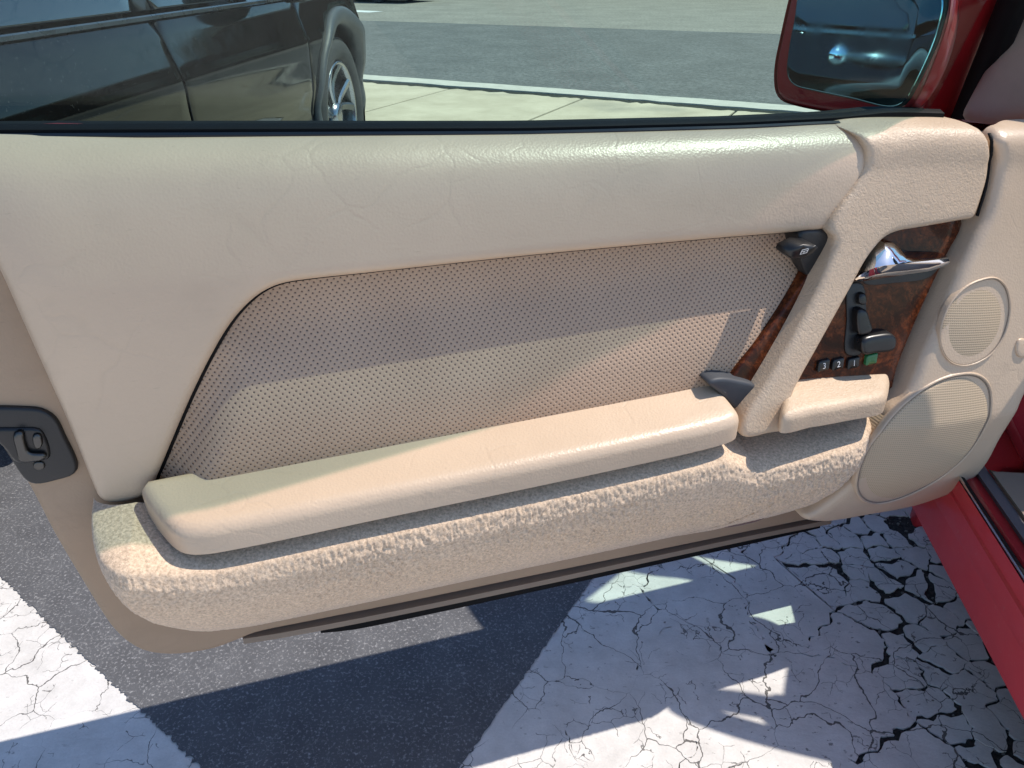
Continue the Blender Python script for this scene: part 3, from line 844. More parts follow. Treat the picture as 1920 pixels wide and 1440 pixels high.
# ---- chrome release handle: lofted lever with an upper and a lower facet
hs = [(1603, 520, 523, 527, .016, .020, .016), (1611, 506, 517, 528, .018, .027, .018), (1622, 489, 510, 527, .020, .034, .022), (1640, 468, 502, 524, .022, .042, .026), (1658, 455, 498, 521, .022, .046, .028), (1674, 455, 496, 519, .022, .046, .028),
      (1686, 464, 495, 517, .024, .044, .028), (1697, 477, 494, 515, .028, .042, .028), (1710, 484, 492, 513, .032, .040, .027), (1740, 484, 489, 509, .030, .036, .024), (1764, 482, 486, 502, .026, .030, .020), (1778, 481, 484, 497, .022, .025, .017)]
loops = []
for x, yt, yr, yb, wt, wr, wb in hs:
    q = []
    for y, h in ((yt, .004), (yt, wt), (yr, wr), (yb, wb), (yb, .006)):
        (u, z), = fit([(x, y)], lambda u, z, h=h: WD(u, z) + h)
        q.append((u, z, WD(u, z) + h))
    u0 = q[2][0]
    (ut, zt_, wt_), (u1, z1, w1), (u2, z2, w2), (u3, z3, w3), (u4, z4, w4) = q
    L = [(u1, z1, WD(u1, z1) + .003), (u1, z1, w1)]
    L += [(u1 + (u2 - u1) * t, z1 + (z2 - z1) * t, w1 + (w2 - w1) * t + .003 * math.sin(math.pi * t)) for t in (.35, .7)]
    L += [(u2, z2, w2)] + [(u2 + (u3 - u2) * t, z2 + (z3 - z2) * t, w2 + (w3 - w2) * t + .0025 * math.sin(math.pi * t)) for t in (.35, .7)]
    L += [(u3, z3, w3), (u3, z3, WD(u3, z3) + .003)]
    loops.append([dw(*c) for c in L])
prism('release_handle', None, loops, M_CHROME, door, sharp=28)
pad('handle_cup', fit([(1618, 530), (1632, 492), (1660, 462), (1700, 470), (1752, 474), (1764, 492), (1740, 520), (1680, 530)], WD), lambda u, z: WD(u, z) + .0015, dw, M_BLACKPL, door, r=.001, back=lambda u, z: WD(u, z) - .004, step=.012, bstep=.006)

# ---- seat switch, memory buttons, window switch
def ctl(name, px, h, mats, r, sm=True, back=-.004):
    return pad(name, fit(px, lambda u, z: WD(u, z) + h * .7), lambda u, z: WD(u, z) + h, dw, mats, door, r=r, back=lambda u, z: WD(u, z) + back, step=.008, bstep=.003, smoothed=sm)
ctl('seat_switch_base', [(1590, 536), (1616, 532), (1624, 560), (1622, 645), (1610, 666), (1586, 662), (1588, 600)], .0025, M_BLACKPL, .002)
ctl('seat_switch_headrest', [(1610, 552), (1621, 550), (1623, 569), (1611, 570)], .010, M_BUTTON, .003)
ctl('seat_switch_backrest', [(1606, 582), (1621, 580), (1629, 600), (1633, 618), (1622, 625), (1608, 625)], .015, M_BUTTON, .0035)
ctl('seat_switch_cushion', [(1612, 641), (1618, 632), (1640, 626), (1668, 624), (1677, 632), (1675, 650), (1666, 657), (1640, 660), (1616, 662)], .020, M_BUTTON, .005)
def button(px, ch, mat):
    (cu, cz), = fit([px], lambda u, z: WD(u, z) + .005); hw, hh = .0092, .0072; w = WD(cu, cz) + .0055
    out = []
    for sx, sz, a0 in ((1, 1, 0), (-1, 1, 90), (-1, -1, 180), (1, -1, 270)):
        for k in range(4):
            a = math.radians(a0 + 30 * k); x = sx * (hw - .0025) + .0025 * math.cos(a); z = sz * (hh - .0025) + .0025 * math.sin(a)
            out.append((cu + x + .12 * z, cz + z + .1 * x))
    o = pad('memory_button', out, lambda u, z: WD(u, z) + .0055, dw, [mat, M_WHITE], door, r=.0016, back=lambda u, z: WD(u, z) - .003, step=.006, bstep=.003, smoothed=False)
    if ch:
        vs, fs = glyph(ch, .0115); bm = bmesh.new(); bm.from_mesh(o.data)
        nv = [bm.verts.new(dw(cu + x, cz + y + .1 * x, WD(cu + x, cz + y) + .0060)) for x, y, _ in vs]
        for f in fs:
            fc = bm.faces.new([nv[i] for i in f]); fc.material_index = 1
        bm.normal_update(); bm.to_mesh(o.data); bm.free()
    return o
button((1545, 686), '3', M_BUTTON); button((1572, 683), '2', M_BUTTON); button((1601, 681), '1', M_BUTTON); button((1635, 674), '', M_GREEN)
cup_px = [(1496, 436), (1520, 430), (1548, 432), (1556, 450), (1550, 490), (1540, 530), (1522, 528), (1506, 510), (1497, 480)]
pad('switch_cup', dl(cup_px, .035), lambda u, z: .040, dw, M_BLACKPL, door, r=.004, back=.0, step=.008, bstep=.006)
sw = [dm(x, y, .068) for x, y in [(1478, 478), (1484, 468), (1506, 458), (1530, 460), (1537, 466), (1530, 478), (1512, 488), (1490, 489)]]
swm = pad('window_switch', sw, lambda u, z: .066 + .35 * (z - sw[0][1]), dw, [M_BUTTON, M_WHITE], door, r=.003, back=.040, step=.006, bstep=.003, smoothed=False)
bm = bmesh.new(); bm.from_mesh(swm.data)
gc = dm(1509, 471, .068)
def quadg(u0, z0, u1, z1):
    q = [(u0, z0), (u1, z0), (u1, z1), (u0, z1)]
    f = bm.faces.new([bm.verts.new(dw(gc[0] + a, gc[1] + b + .15 * a, .0668 + .35 * (gc[1] + b - sw[0][1]))) for a, b in q]); f.material_index = 1
quadg(-.0052, -.0040, .0052, -.0030); quadg(-.0052, .0022, .0040, .0034); quadg(-.0052, -.0030, -.0040, .0022); quadg(.0040, -.0030, .0052, .0022); quadg(-.0040, -.0006, .0040, .0004); quadg(-.0008, -.003, .0004, -.0006)
bm.normal_update(); bm.to_mesh(swm.data); bm.free()
# ---- exterior mirror on the door
mc = np.array(dw(*dm(1630, 95, -.17), -.17))
vd = mc - EYE; vd /= np.linalg.norm(vd)
MT = np.array([-1.02, 1.50, .835]) - mc; MT /= np.linalg.norm(MT)   # the driver's glass is set so that it shows the neighbour's rear door handle
vd = np.array(ray(1560, 112)); vd /= np.linalg.norm(vd)
mn = MT - vd; mn /= np.linalg.norm(mn)
e1 = np.cross((0, 0, 1), mn); e1 /= np.linalg.norm(e1); e2 = np.cross(mn, e1)
def mirror_plane(px, off=0.0):
    out = []
    for x, y in px:
        d = ray(x, y); t = ((mc + mn * off - EYE) @ mn) / (d @ mn); q = EYE + t * d - mc
        out.append((float(q @ e1), float(q @ e2)))
    return out
msh = [(1500, -40), (1487, 0), (1471, 70), (1461, 120), (1460, 160), (1467, 181), (1484, 193), (1550, 208), (1620, 216), (1685, 214), (1715, 202), (1742, 160), (1784, 50), (1792, 0), (1788, -34), (1766, -60), (1700, -72), (1560, -66), (1515, -56)]
mgl = [(1514, -22), (1500, 40), (1489, 100), (1487, 138), (1500, 158), (1535, 168), (1611, 184), (1676, 199), (1704, 192), (1724, 162), (1758, 90), (1774, 40), (1780, 4), (1770, -24), (1700, -44), (1570, -40)]
O = mirror_plane(msh); cO = np.mean(O, 0)
rO = max(np.linalg.norm(np.array(O) - cO, axis=1))
pad('mirror_shell', O, lambda a, b: .012 + .075 * max(0, 1 - ((a - cO[0]) ** 2 + (b - cO[1]) ** 2) / (rO * .95) ** 2) ** .6, lambda a, b, h: tuple(mc + e1 * a + e2 * b - mn * h), M_RED, door, r=.02, back=-.010, step=.012, bstep=.008)
pad('mirror_rim', O, lambda a, b: .010, lambda a, b, h: tuple(mc + e1 * a + e2 * b + mn * h), M_RED, door, r=.010, back=.0, step=.012, bstep=.008)
pad('mirror_inner_frame', [tuple(cO + (np.array(q) - cO) * 1.03) for q in mirror_plane(mgl)], lambda a, b: .0115, lambda a, b, h: tuple(mc + e1 * a + e2 * b + mn * h), M_BLACKPL, door, r=.003, back=.006, step=.02, bstep=.008)
pad('mirror_glass', mirror_plane(mgl), lambda a, b: .0135, lambda a, b, h: tuple(mc + e1 * a + e2 * b + mn * h), M_MIRROR, door, r=.0015, back=.008, step=.03, bstep=.008)
# mounting foot between shell and door skin
ft = []
for t in np.linspace(0, 1, 6):
    c = np.array(dw(dm(1680, 214, -.10)[0] + .03, belt(.55) - .03, -.07)) * (1 - t) + (mc + e1 * (.0) - e2 * .07 - mn * .03) * t
    ft.append([tuple(c + np.array(DU) * .035 * math.cos(a) * (1 - .2 * t) + np.array([0, 0, 1]) * .016 * math.sin(a)) for a in np.linspace(0, 2 * math.pi, 12, endpoint=False)])
prism('mirror_foot', None, ft, M_BLACKPL, door, sharp=None)

# ---- sill at the bottom of the door opening
def rail(name, edges, f0, f1, mat, parent, under=.04):
    """edges: (near the hinge px), (at the frame edge px), height; the rail runs on along that line."""
    ends = []
    for (x1, y1), (x2, y2), z in edges:
        a = np.array([*gm(x1, y1, z), z]); b = np.array([*gm(x2, y2, z), z]); ends.append((a, (a - b) / np.linalg.norm(a - b)))
    path = []
    for f in np.linspace(f0, f1, 14):
        L = [a + d * f for a, d in ends]
        L += [L[-1] - np.array([0, 0, under]), L[0] * .5 + L[-1] * .5 - np.array([0, 0, under])]
        path.append([tuple(p) for p in L])
    return prism(name, None, path, mat, parent, sharp=35)
sill = rail('sill', [((1740, 925), (1920, 1238), .24), ((1747, 923), (1920, 1222), .262), ((1776, 915), (1920, 1158), .300), ((1784, 912), (1920, 1140), .304), ((1801, 906), (1920, 1094), .330)], -1.3, .3, M_REDJAMB, car, .1)
rail('sill_seal', [((1801, 905), (1920, 1092), .328), ((1803, 903), (1920, 1086), .338), ((1808, 902), (1920, 1076), .340), ((1812, 901), (1920, 1068), .335)], -1.3, .3, M_RUBBER, sill, .05)
rail('sill_chrome_strip', [((1803.5, 902.5), (1918, 1082), .3415), ((1805, 902), (1918, 1078), .3435), ((1806.5, 901.5), (1918, 1074), .3415)], -1.3, .3, M_CHROME, sill, .004)
rail('sill_step', [((1812, 901), (1920, 1066), .326), ((1818, 898), (1920, 1056), .329), ((1828, 894), (1920, 1028), .329), ((1833, 892), (1920, 1020), .327)], -1.3, .3, M_RED, sill, .05)
rail('sill_rubber', [((1833, 892), (1920, 1018), .331), ((1836, 891), (1920, 1012), .336), ((1848, 884), (1920, 986), .336), ((1852, 882), (1920, 978), .331)], -1.3, .3, M_GREYRUB, sill, .05)
rail('footwell_trim', [((1852, 880), (1920, 976), .330), ((1860, 884), (1920, 966), .338), ((1960, 890), (2040, 960), .325), ((2300, 900), (2500, 990), .20)], -1.3, .0, M_FOOT, car, .05)
# red jamb behind the door, ahead of the opening
jc = atY(1905, 800, 1.24)
block('front_jamb', tuple(jc + CF * .02 + CR * .14 + np.array([0, 0, .06])), CR, CF, (0, 0, 1), (.26, .02, .34), M_REDJAMB, car, .006)
block('jamb_rib', tuple(atY(1893, 800, 1.235)), CR * .82 + np.array([0, 0, .57]), CF, np.array([0, 0, .82]) - CR * .57, (.008, .02, .16), M_RED, car, .005)
block('floor_pan', cw(-.5, .85, .14), CR, CF, (0, 0, 1), (.62, .8, .03), M_FOOT, car, .01)
block('dashboard', cw(.22, .85, .70), CR, CF, (0, 0, 1), (.58, .17, .12), M_GREYPL, car, .03, 3)
# steering wheel just outside the frame, added for the shadow it casts on the ground
stc = np.array([1.0, .93, .92]); sta = np.array([-CF[0] * .9, -CF[1] * .9, .43]); sta /= np.linalg.norm(sta)
st1 = np.cross((0, 0, 1), sta); st1 /= np.linalg.norm(st1); st2 = np.cross(sta, st1)
def torus_loop(a, R, r): return [tuple(stc + (st1 * math.cos(a) + st2 * math.sin(a)) * (R + r * math.cos(b)) + sta * r * math.sin(b)) for b in np.linspace(0, 2 * math.pi, 12, endpoint=False)]
tl = [torus_loop(a, .190, .019) for a in np.linspace(0, 2 * math.pi, 49)]
stw = prism('steering_wheel', None, tl, M_BLACKPL, car, sharp=None, cap=False)
prism('hub_pad', None, [[tuple(stc + st1 * .075 * k * math.cos(a) + st2 * .06 * k * math.sin(a) + sta * h) for a in np.linspace(0, 2 * math.pi, 20, endpoint=False)] for k, h in ((.9, -.05), (1.0, -.02), (1.0, .0), (.8, .012), (.05, .016))], M_BLACKPL, stw, sharp=None)
for a in (math.radians(8), math.radians(172), math.radians(235), math.radians(305)):
    rd = st1 * math.cos(a) + st2 * math.sin(a)
    block('spoke', tuple(stc + rd * .12 - sta * .012), rd, np.cross(sta, rd), sta, (.065, .016, .006), M_BLACKPL, stw, .004)
block('steering_column', tuple(stc - sta * .14), st1, st2, sta, (.04, .04, .12), M_BLACKPL, car, .012)
# front body: fender, bonnet
path = []
for f, ro, zt in ((.34, .02, .80), (.7, .015, .79), (1.2, .03, .76), (1.6, .08, .71), (1.85, .17, .63)):
    path.append([cw(f, ro + .04, .22), cw(f, ro, .40), cw(f, ro, .60), cw(f, ro + .015, zt - .07), cw(f, ro + .05, zt - .02), cw(f, ro + .12, zt), cw(f, .75, zt + .05), cw(f, 1.5 - ro - .12, zt), cw(f, 1.5 - ro, zt - .07), cw(f, 1.5 - ro - .02, .22)])
prism('front_body', None, path, M_RED, car, sharp=40)
# windscreen pillar: red outer face, black seal, tan inner trim
def bar(name, pa, pb, ext, half1, half2, mat, ax=None, bev=.006):
    a = np.array(pa); b = np.array(pb); b = a + (b - a) * ext; d = (b - a) / np.linalg.norm(b - a)
    s = np.cross(d, FW if ax is None else ax); s /= np.linalg.norm(s); n = np.cross(s, d)
    return block(name, tuple((a + b) / 2), s, n, d, (half1, half2, np.linalg.norm(b - a) / 2), mat, car, bev, 3), (a, b, s, n)
bar('windscreen_pillar', atY(1752, 250, 1.50), atY(1846, 0, 1.36), 1.9, .066, .02, M_RED)
bar('pillar_seal', atY(1798, 250, 1.44), atY(1902, 0, 1.30), 1.9, .020, .02, M_RUBBER, bev=.012)
tp = [(1803, 214), (1812, 192), (1840, 140), (1885, 58), (1925, -15), (1985, -130), (2060, -290), (2100, -360), (2190, -350), (2150, -150), (2070, 60), (2010, 236), (1960, 232), (1905, 228), (1862, 236), (1838, 236), (1815, 228)]
tc = atY(1880, 120, 1.33); tn = -(tc - EYE) / np.linalg.norm(tc - EYE) + np.array([-.25, 0, .25]); tn /= np.linalg.norm(tn)
t1 = np.cross((0, 0, 1), tn); t1 /= np.linalg.norm(t1); t2 = np.cross(tn, t1)
def tplane(px):
    out = []
    for x, y in px:
        d = ray(x, y); t = ((tc - EYE) @ tn) / (d @ tn); q = EYE + t * d - tc; out.append((float(q @ t1), float(q @ t2)))
    return out
pad('pillar_trim', tplane(tp), lambda a, b: .012, lambda a, b, h: tuple(tc + t1 * a + t2 * b + tn * h), M_PILLAR, car, r=.025, back=-.03, step=.012, bstep=.008)
ws = [np.array(atY(1790, 250, 1.50)), np.array(atY(1790, 250, 1.50)) + (np.array(atY(1890, 0, 1.36)) - np.array(atY(1790, 250, 1.50))) * 1.9]
print('ws', ws)
g = [ws[0] + CR * .02, ws[0] + CR * 1.30 + CF * .05, ws[1] + CR * 1.1, ws[1] + CR * .02]
nrm = np.cross(g[1] - g[0], g[3] - g[0]); nrm /= np.linalg.norm(nrm)
mesh('windscreen', [tuple(p) for p in g] + [tuple(p + nrm * .005) for p in g], [[0, 1, 2, 3], [7, 6, 5, 4], [1, 0, 4, 5], [2, 1, 5, 6], [3, 2, 6, 7], [0, 3, 7, 4]], M_GLASS, car, smooth=False)
block('windscreen_header', tuple(ws[1] + CR * .55), CR, CF, (0, 0, 1), (.60, .03, .018), M_RED, car, .008)
block('windscreen_pillar', tuple((g[1] + g[2]) / 2 + CR * .02), np.cross((g[2] - g[1]) / np.linalg.norm(g[2] - g[1]), nrm), nrm, (g[2] - g[1]) / np.linalg.norm(g[2] - g[1]), (.03, .02, float(np.linalg.norm(g[2] - g[1])) / 2), M_RED, car, .008)

# ================================================================== black crossover parked alongside
SH = math.radians(5)
SF = np.array([math.sin(SH), math.cos(SH), 0]); SR = np.array([math.cos(SH), -math.sin(SH), 0])
SO = np.array([-.82, 3.94, 0])
def sv(x, z, o): p = SO + SF * x + SR * o; return (float(p[0]), float(p[1]), float(z))
suv = empty('black_crossover', sv(-1.45, 0, -.9))
tag(suv, 'black crossover with grey wheel arch trim parked beyond the open door', 'car')
R_A, HZ, WB = .455, .36, 2.84
def side_o(x, z):
    o = .035 - .30 * max(0, z - .66) ** 2 * 2.2 - .5 * max(0, .46 - z) ** 2 * 2.0
    o += -.022 * math.exp(-((z - .46) / .07) ** 2) + .010 * math.exp(-((z - .74) / .05) ** 2)
    if x > .22: o -= .95 * (x - .22) ** 2
    if x < -3.15: o -= .55 * (x + 3.15) ** 2
    return o
def arc(cx, a0, a1, r, n=18): return [(cx + r * math.cos(math.radians(a)), HZ + r * math.sin(math.radians(a))) for a in np.linspace(a0, a1, n)]
BEL = .895
def dense(pts, step=.03):
    out = []
    for i in range(len(pts)):
        p, q = np.array(pts[i]), np.array(pts[(i + 1) % len(pts)]); k = max(1, int(np.linalg.norm(q - p) / step))
        out += [tuple(p + (q - p) * t) for t in np.linspace(0, 1, k, endpoint=False)]
    return out
def panel(name, pts, mat=M_SUV, r=.006): return pad(name, dense(pts), side_o, sv, mat, suv, r=r, back=lambda a, b: side_o(a, b) - .03, step=.035, smoothed=False)
panel('front_fender', [(-.505, .44), (-.47, .44)] + arc(0, 168, 12, R_A + .03) + [(.52, .42), (.82, .42), (.86, .60), (.80, .76), (.5, .86), (0, .915), (-.55, BEL), (-.545, .80), (-.515, .62)])
fd = panel('front_door', [(-.515, .26), (-.51, .44), (-.522, .62), (-.552, .80), (-.558, BEL), (-1.66, BEL), (-1.64, .75), (-1.60, .5), (-1.57, .26)])
rdp = panel('rear_door', [(-1.577, .26), (-1.607, .5), (-1.647, .75), (-1.667, BEL), (-2.70, BEL), (-2.66, .82)] + arc(-WB, 62, 172, R_A + .03, 10)[:0] + [(-2.56, .72)] + arc(-WB, 45, 2, R_A + .03, 8) + [(-2.42, .26)])
panel('rear_quarter', [(-2.568, .725), (-2.668, .825), (-2.708, BEL), (-3.70, BEL + .03), (-3.80, .6), (-3.72, .42), (-3.40, .42)] + arc(-WB, 168, 47, R_A + .03, 16))
panel('sill_cladding', [(-.46, .17), (-.46, .25), (-2.44, .25), (-2.44, .17)], M_CLAD)
def arch_trim(cx):
    loops = []
    for a in np.linspace(-8, 188, 50):
        ca, sa = math.cos(math.radians(a)), math.sin(math.radians(a)); L = []
        for rr, do in ((R_A - .045, -.10), (R_A - .045, -.012), (R_A - .03, .006), (R_A + .015, .020), (R_A + .028, .012), (R_A + .028, -.02)):
            x, z = cx + rr * ca, HZ + rr * sa
            L.append(sv(x, z, side_o(x, z) + do))
        loops.append(L)
    return prism('wheel_arch_trim', None, loops, M_CLAD, suv, sharp=None)
arch_trim(0); arch_trim(-WB)
for cx in (0, -WB):
    loops = [[sv(cx + (R_A - .03) * math.cos(math.radians(a)), HZ + (R_A - .03) * math.sin(math.radians(a)), o) for a in np.linspace(-20, 200, 30)] for o in (-.015, -.30)]
    prism('wheel_well', None, loops, M_WELL, suv, closed=False, cap=False)
    loops = [[sv(cx + rr * math.cos(math.radians(a)), HZ + rr * math.sin(math.radians(a)), -.30) for a in np.linspace(0, 360, 30, endpoint=False)] for rr in (R_A - .03, .01)]
    prism('wheel_well_back', None, loops, M_WELL, suv, cap=False)
def lathe(name, prof, cx, mat, parent, n=64, sharp=None):
    loops = [[sv(cx + r * math.cos(a), HZ + r * math.sin(a), o) for a in np.linspace(0, 2 * math.pi, n, endpoint=False)] for r, o in prof]
    return prism(name, None, loops, mat, parent, sharp=sharp, cap=False)
def wheel(cx):
    ty = lathe('wheel', [(.245, -.03), (.262, -.006), (.285, .004), (.315, .006), (.338, -.004), (.350, -.022), (.354, -.04), (.354, -.19), (.345, -.215), (.30, -.23), (.245, -.21)], cx, M_TYRE, suv, 96)
    # tread blocks
    bm = bmesh.new(); N = 76
    for k in range(N):
        a = 2 * math.pi * k / N
        for o0, o1, off in ((-.014, -.058, 0), (-.066, -.108, .5), (-.116, -.158, 0), (-.166, -.205, .5)):
            aa = a + off * 2 * math.pi / N; da = 2 * math.pi / N * .36; vs_ = []
            for rr in (.348 if o0 > -.02 else .352, .3605):
                for (s, o) in ((-1, o0), (1, o0), (1, o1), (-1, o1)):
                    r2 = rr - (.010 if (o > -.02 or o < -.2) and rr > .355 else 0)
                    vs_.append(bm.verts.new(sv(cx + r2 * math.cos(aa + s * da), HZ + r2 * math.sin(aa + s * da), o)))
            for q in ((4, 5, 6, 7), (0, 1, 5, 4), (1, 2, 6, 5), (2, 3, 7, 6), (3, 0, 4, 7)): bm.faces.new([vs_[i] for i in q])
    bmesh.ops.recalc_face_normals(bm, faces=bm.faces[:])
    t = bm_obj('tread', bm, M_TREAD, ty); t['kind'] = 'stuff'
    lathe('rim_lip', [(.250, -.03), (.249, -.012), (.240, -.008), (.232, -.016), (.228, -.04)], cx, M_RIMEDGE, ty)
    lathe('rim_barrel', [(.232, -.02), (.222, -.06), (.215, -.19), (.01, -.195)], cx, M_RIM, ty)
    lathe('brake_disc', [(.15, -.13), (.15, -.12), (.03, -.12)], cx, M_STEEL, ty)
    for k in range(5):
        for s in (-1, 1):
            a = 2 * math.pi * k / 5 + .3
            loops = []
            for t_ in np.linspace(0, 1, 6):
                r = .045 + t_ * .19; th = a + s * (.06 + .24 * t_ ** 1.2); wd = .016 + .006 * t_; oo = -.040 + .022 * t_ - .02 * math.sin(t_ * math.pi)
                c, sn = math.cos(th), math.sin(th)
                L = []
                for (dt, do) in ((-1, -.02), (-.8, 0.0), (.5, .004), (1, -.004), (1, -.02)):
                    L.append(sv(cx + r * c - dt * wd * sn, HZ + r * sn + dt * wd * c, oo + do))
                loops.append(L)
            prism('spoke', None, loops, M_RIMEDGE if s > 0 else M_RIM, ty, sharp=30)
    lathe('hub_cap', [(.06, -.05), (.056, -.028), (.03, -.022), (.001, -.020)], cx, M_RIMEDGE, ty, 24)
    return ty
w0 = wheel(0)
def copy_wheel(dx, do):
    sh = Vector(SF * dx + SR * do); c = w0.copy(); COL.objects.link(c); c.location = Vector(w0.location) + sh; c.parent = suv
    for ch in w0.children:
        d = ch.copy(); COL.objects.link(d); d.parent = c
    return c
for dx, do in ((-WB, 0), (0, -1.56), (-WB, -1.56)): copy_wheel(dx, do)
# glasshouse
def gh(x, z): return side_o(x, BEL) - .012 - .42 * (z - BEL) - .25 * max(0, z - 1.2) ** 2
def win(name, pts, mat=M_SUVGLASS): return pad(name, dense(pts), gh, sv, mat, suv, r=.006, back=lambda a, b: gh(a, b) - .02, step=.05, smoothed=False)
win('side_window', [(-.72, .918), (-1.60, .918), (-1.60, 1.32), (-1.30, 1.31), (-1.02, 1.19)])
win('side_window', [(-1.70, .918), (-2.62, .918), (-2.52, 1.20), (-2.40, 1.30), (-1.70, 1.325)])
win('rear_side_window', [(-2.68, .93), (-3.25, .98), (-2.95, 1.20), (-2.58, 1.28)])
win('door_pillar', [(-1.612, .918), (-1.688, .918), (-1.688, 1.33), (-1.612, 1.33)], M_BLACKPL)
loops = []
for x in np.linspace(-.60, -2.72, 30):
    o = side_o(x, BEL)
    loops.append([sv(x, BEL + .003, o + .003), sv(x, BEL + .012, o + .002), sv(x, BEL + .015, o - .004), sv(x, BEL + .004, o - .03)])
prism('belt_chrome_strip', None, loops, M_RIM, suv, sharp=40)
HH = .835
def handle(xc, par):
    loops = []
    for t_ in np.linspace(0, 1, 16):
        x = xc + .10 - .20 * t_; lift = .030 * math.sin(math.pi * min(1, max(0, (t_ * 1.16 - .08)))) ** .5 if .07 < t_ < .93 else .0
        hh = .015 * (.7 + .3 * math.sin(math.pi * t_)); o = side_o(x, HH) + lift
        loops.append([sv(x, HH + hh * math.cos(a), o + .006 * math.sin(a) + .006) for a in np.linspace(0, 2 * math.pi, 10, endpoint=False)])
    prism('door_handle', None, loops, M_RIM, par, sharp=None)
    bm = bmesh.new(); bmesh.ops.create_uvsphere(bm, u_segments=20, v_segments=12, radius=.032)
    for v in bm.verts:
        c = v.co.copy(); v.co = Vector(sv(xc + .128 + c.x, HH + c.z, side_o(xc + .128, HH) + c.y * .8 + .004))
    bm_obj('door_lock', bm, M_CHROME, par, True)
handle(-2.56, rdp)
# side mirror
loops = []
for t_, sx in ((0, .02), (.12, .10), (.35, .135), (.65, .13), (.9, .10), (1, .02)):
    o = side_o(-.85, .95) + .03 + .22 * t_
    loops.append([sv(-.86 + .6 * sx * math.cos(a) * (1 if math.cos(a) > 0 else .35), 1.0 + .75 * sx * math.sin(a), o) for a in np.linspace(0, 2 * math.pi, 16, endpoint=False)])
prism('side_mirror', None, loops, M_SUV, suv, sharp=None)
# body core, bonnet, roof, ends
path = []
for x, z0_, zt, ins in ((.84, .30, .66, .62), (.72, .22, .76, .40), (.40, .22, .86, .36), (-.5, .22, .90, .34), (-1.0, .2, .92, .34), (-2.4, .2, .92, .34), (-3.3, .24, .94, .36), (-3.8, .34, .90, .5)):
    w_ = 1.84
    path.append([sv(x, z0_, -ins), sv(x, zt - .02, -ins), sv(x, zt, -ins - .04), sv(x, zt, -w_ + ins + .04), sv(x, zt - .02, -w_ + ins), sv(x, z0_, -w_ + ins)])
prism('body_core', None, path, M_WELL, suv, sharp=40)
path = []
for x in np.linspace(.84, -.62, 16):
    t_ = (x + .62) / 1.46; zt = .915 - .02 * t_ - .14 * t_ ** 4; o = side_o(x, .86) - .02
    path.append([sv(x, zt - .02, o), sv(x, zt + .025, o - .14), sv(x, zt + .06, -.92), sv(x, zt + .025, -1.84 - o + .14), sv(x, zt - .02, -1.84 - o), sv(x, zt - .06, -.92)])
prism('bonnet', None, path, M_SUV, suv, sharp=None)
path = []
for x, zt in ((-.62, .93), (-.75, 1.0), (-1.30, 1.36), (-1.7, 1.45), (-2.4, 1.45), (-3.0, 1.36), (-3.5, 1.05), (-3.62, .95)):
    oi = -.045 - .42 * (min(zt, 1.36) - .9) - .01
    L = []
    for zz in (.90, (zt + .9) / 2, zt - .03): L.append(sv(x, zz, -.075 - .44 * (zz - .9)))
    L += [sv(x, zt, -.16 - .44 * (zt - .9)), sv(x, zt + .02, -.92), sv(x, zt, -1.68 + .44 * (zt - .9))]
    for zz in (zt - .03, (zt + .9) / 2, .90): L.append(sv(x, zz, -1.765 + .44 * (zz - .9)))
    path.append(L)
prism('roof', None, path, M_SUVGLASS, suv, sharp=30)
for nm, x0_, x1_ in (('front_bumper', .62, .88), ('rear_bumper', -3.60, -3.84)):
    path = [[sv(x1_ if 0 < i < 8 else x0_, z, -.10 - 1.64 * i / 8 if 0 < i < 8 else (-.16 if i == 0 else -1.68)) for i in range(9)] for z in (.28, .45, .62, .76)]
    prism(nm, None, path, M_SUV, suv, sharp=30, cap=False, closed=False)

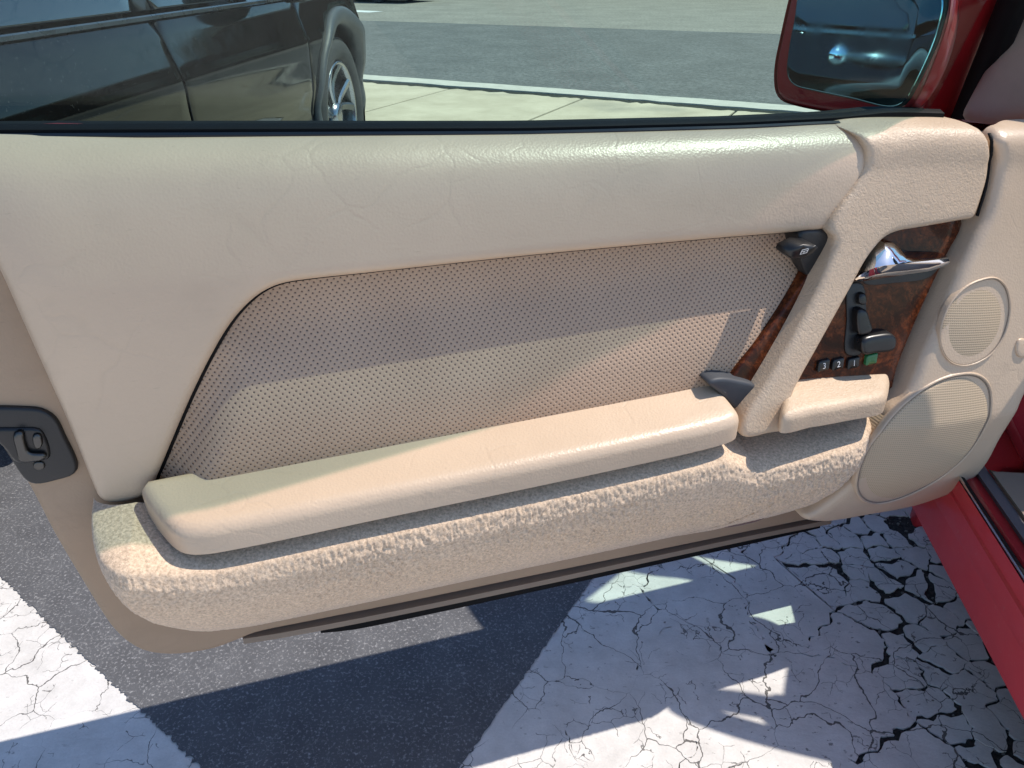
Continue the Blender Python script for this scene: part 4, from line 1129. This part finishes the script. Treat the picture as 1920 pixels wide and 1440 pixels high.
# ================================================================== far car on the other side of the road
fc = empty('parked_car', (-1.9, 23.2, -.1)); tag(fc, 'dark navy car on the far side of the road, only its lower edge in view', 'car')
FD = np.array([KD[0], KD[1], 0]); FN = np.array([KN[0], KN[1], 0]); FO = np.array([*gm(715, 6, -.1), -.1])
def fv(x, y, z): p = FO + FD * x + FN * y; return (float(p[0]), float(p[1]), float(p[2] + z))
path = []
for x, zt in ((-4.0, .7), (-3.9, .95), (-3.4, 1.0), (-2.9, 1.42), (-1.5, 1.45), (-.7, 1.0), (.4, .9), (.75, .72), (.82, .5)):
    path.append([fv(x, .06, .17), fv(x, .0, .30), fv(x, .02, zt - .25), fv(x, .12, zt - .04), fv(x, .9, zt), fv(x, 1.68, zt - .04), fv(x, 1.78, .3), fv(x, 1.7, .17)])
prism('body', None, path, M_BLUECAR, fc, sharp=35)
for x in (-3.1, -.15):
    for y in (-.01, 1.6):
        loops = [[fv(x + r * math.cos(a), y + o, .32 + r * math.sin(a)) for a in np.linspace(0, 2 * math.pi, 32, endpoint=False)] for r, o in ((.02, .02), (.2, .01), (.22, 0), (.30, .0), (.32, .03), (.32, .19), (.28, .2))]
        prism('wheel', None, loops, M_TYRE, fc, sharp=None, cap=False)

# ================================================================== unseen building across the road, added for dark reflections in the car paint
bld = empty('reflected_building', (*kp(0, 24), -.1)); tag(bld, 'unseen low brown brick building added for dark reflections', 'building')
M_BRICK = simple('brown_brick', (.15, .085, .055), .9, spec=.2, bump=.4, bscale=20)
def bb(name, a, b, z, ha, hb, hz, mat, parent):
    return block(name, (*kp(a, b), z), (KD[0], KD[1], 0), (KN[0], KN[1], 0), (0, 0, 1), (ha, hb, hz), mat, parent, .03, 1)
wl = bb('wall', 6, 26, 2.4, 34, 2, 2.5, M_BRICK, bld)
bb('parapet', 6, 25.9, 5.05, 34.1, 2.05, .15, M_KERB, bld)
for k in range(-6, 9):
    w_ = bb('window', 6 + k * 4.2, 23.99, 2.2, 1.2, .03, .9, M_SUVGLASS, bld)
    bb('window_sill', 6 + k * 4.2, 23.95, 1.24, 1.3, .08, .05, M_KERB, w_)
bb('door', 6 + 2 * 4.2 + 2.1, 23.98, 1.0, .5, .04, 1.05, M_BLUECAR, bld)
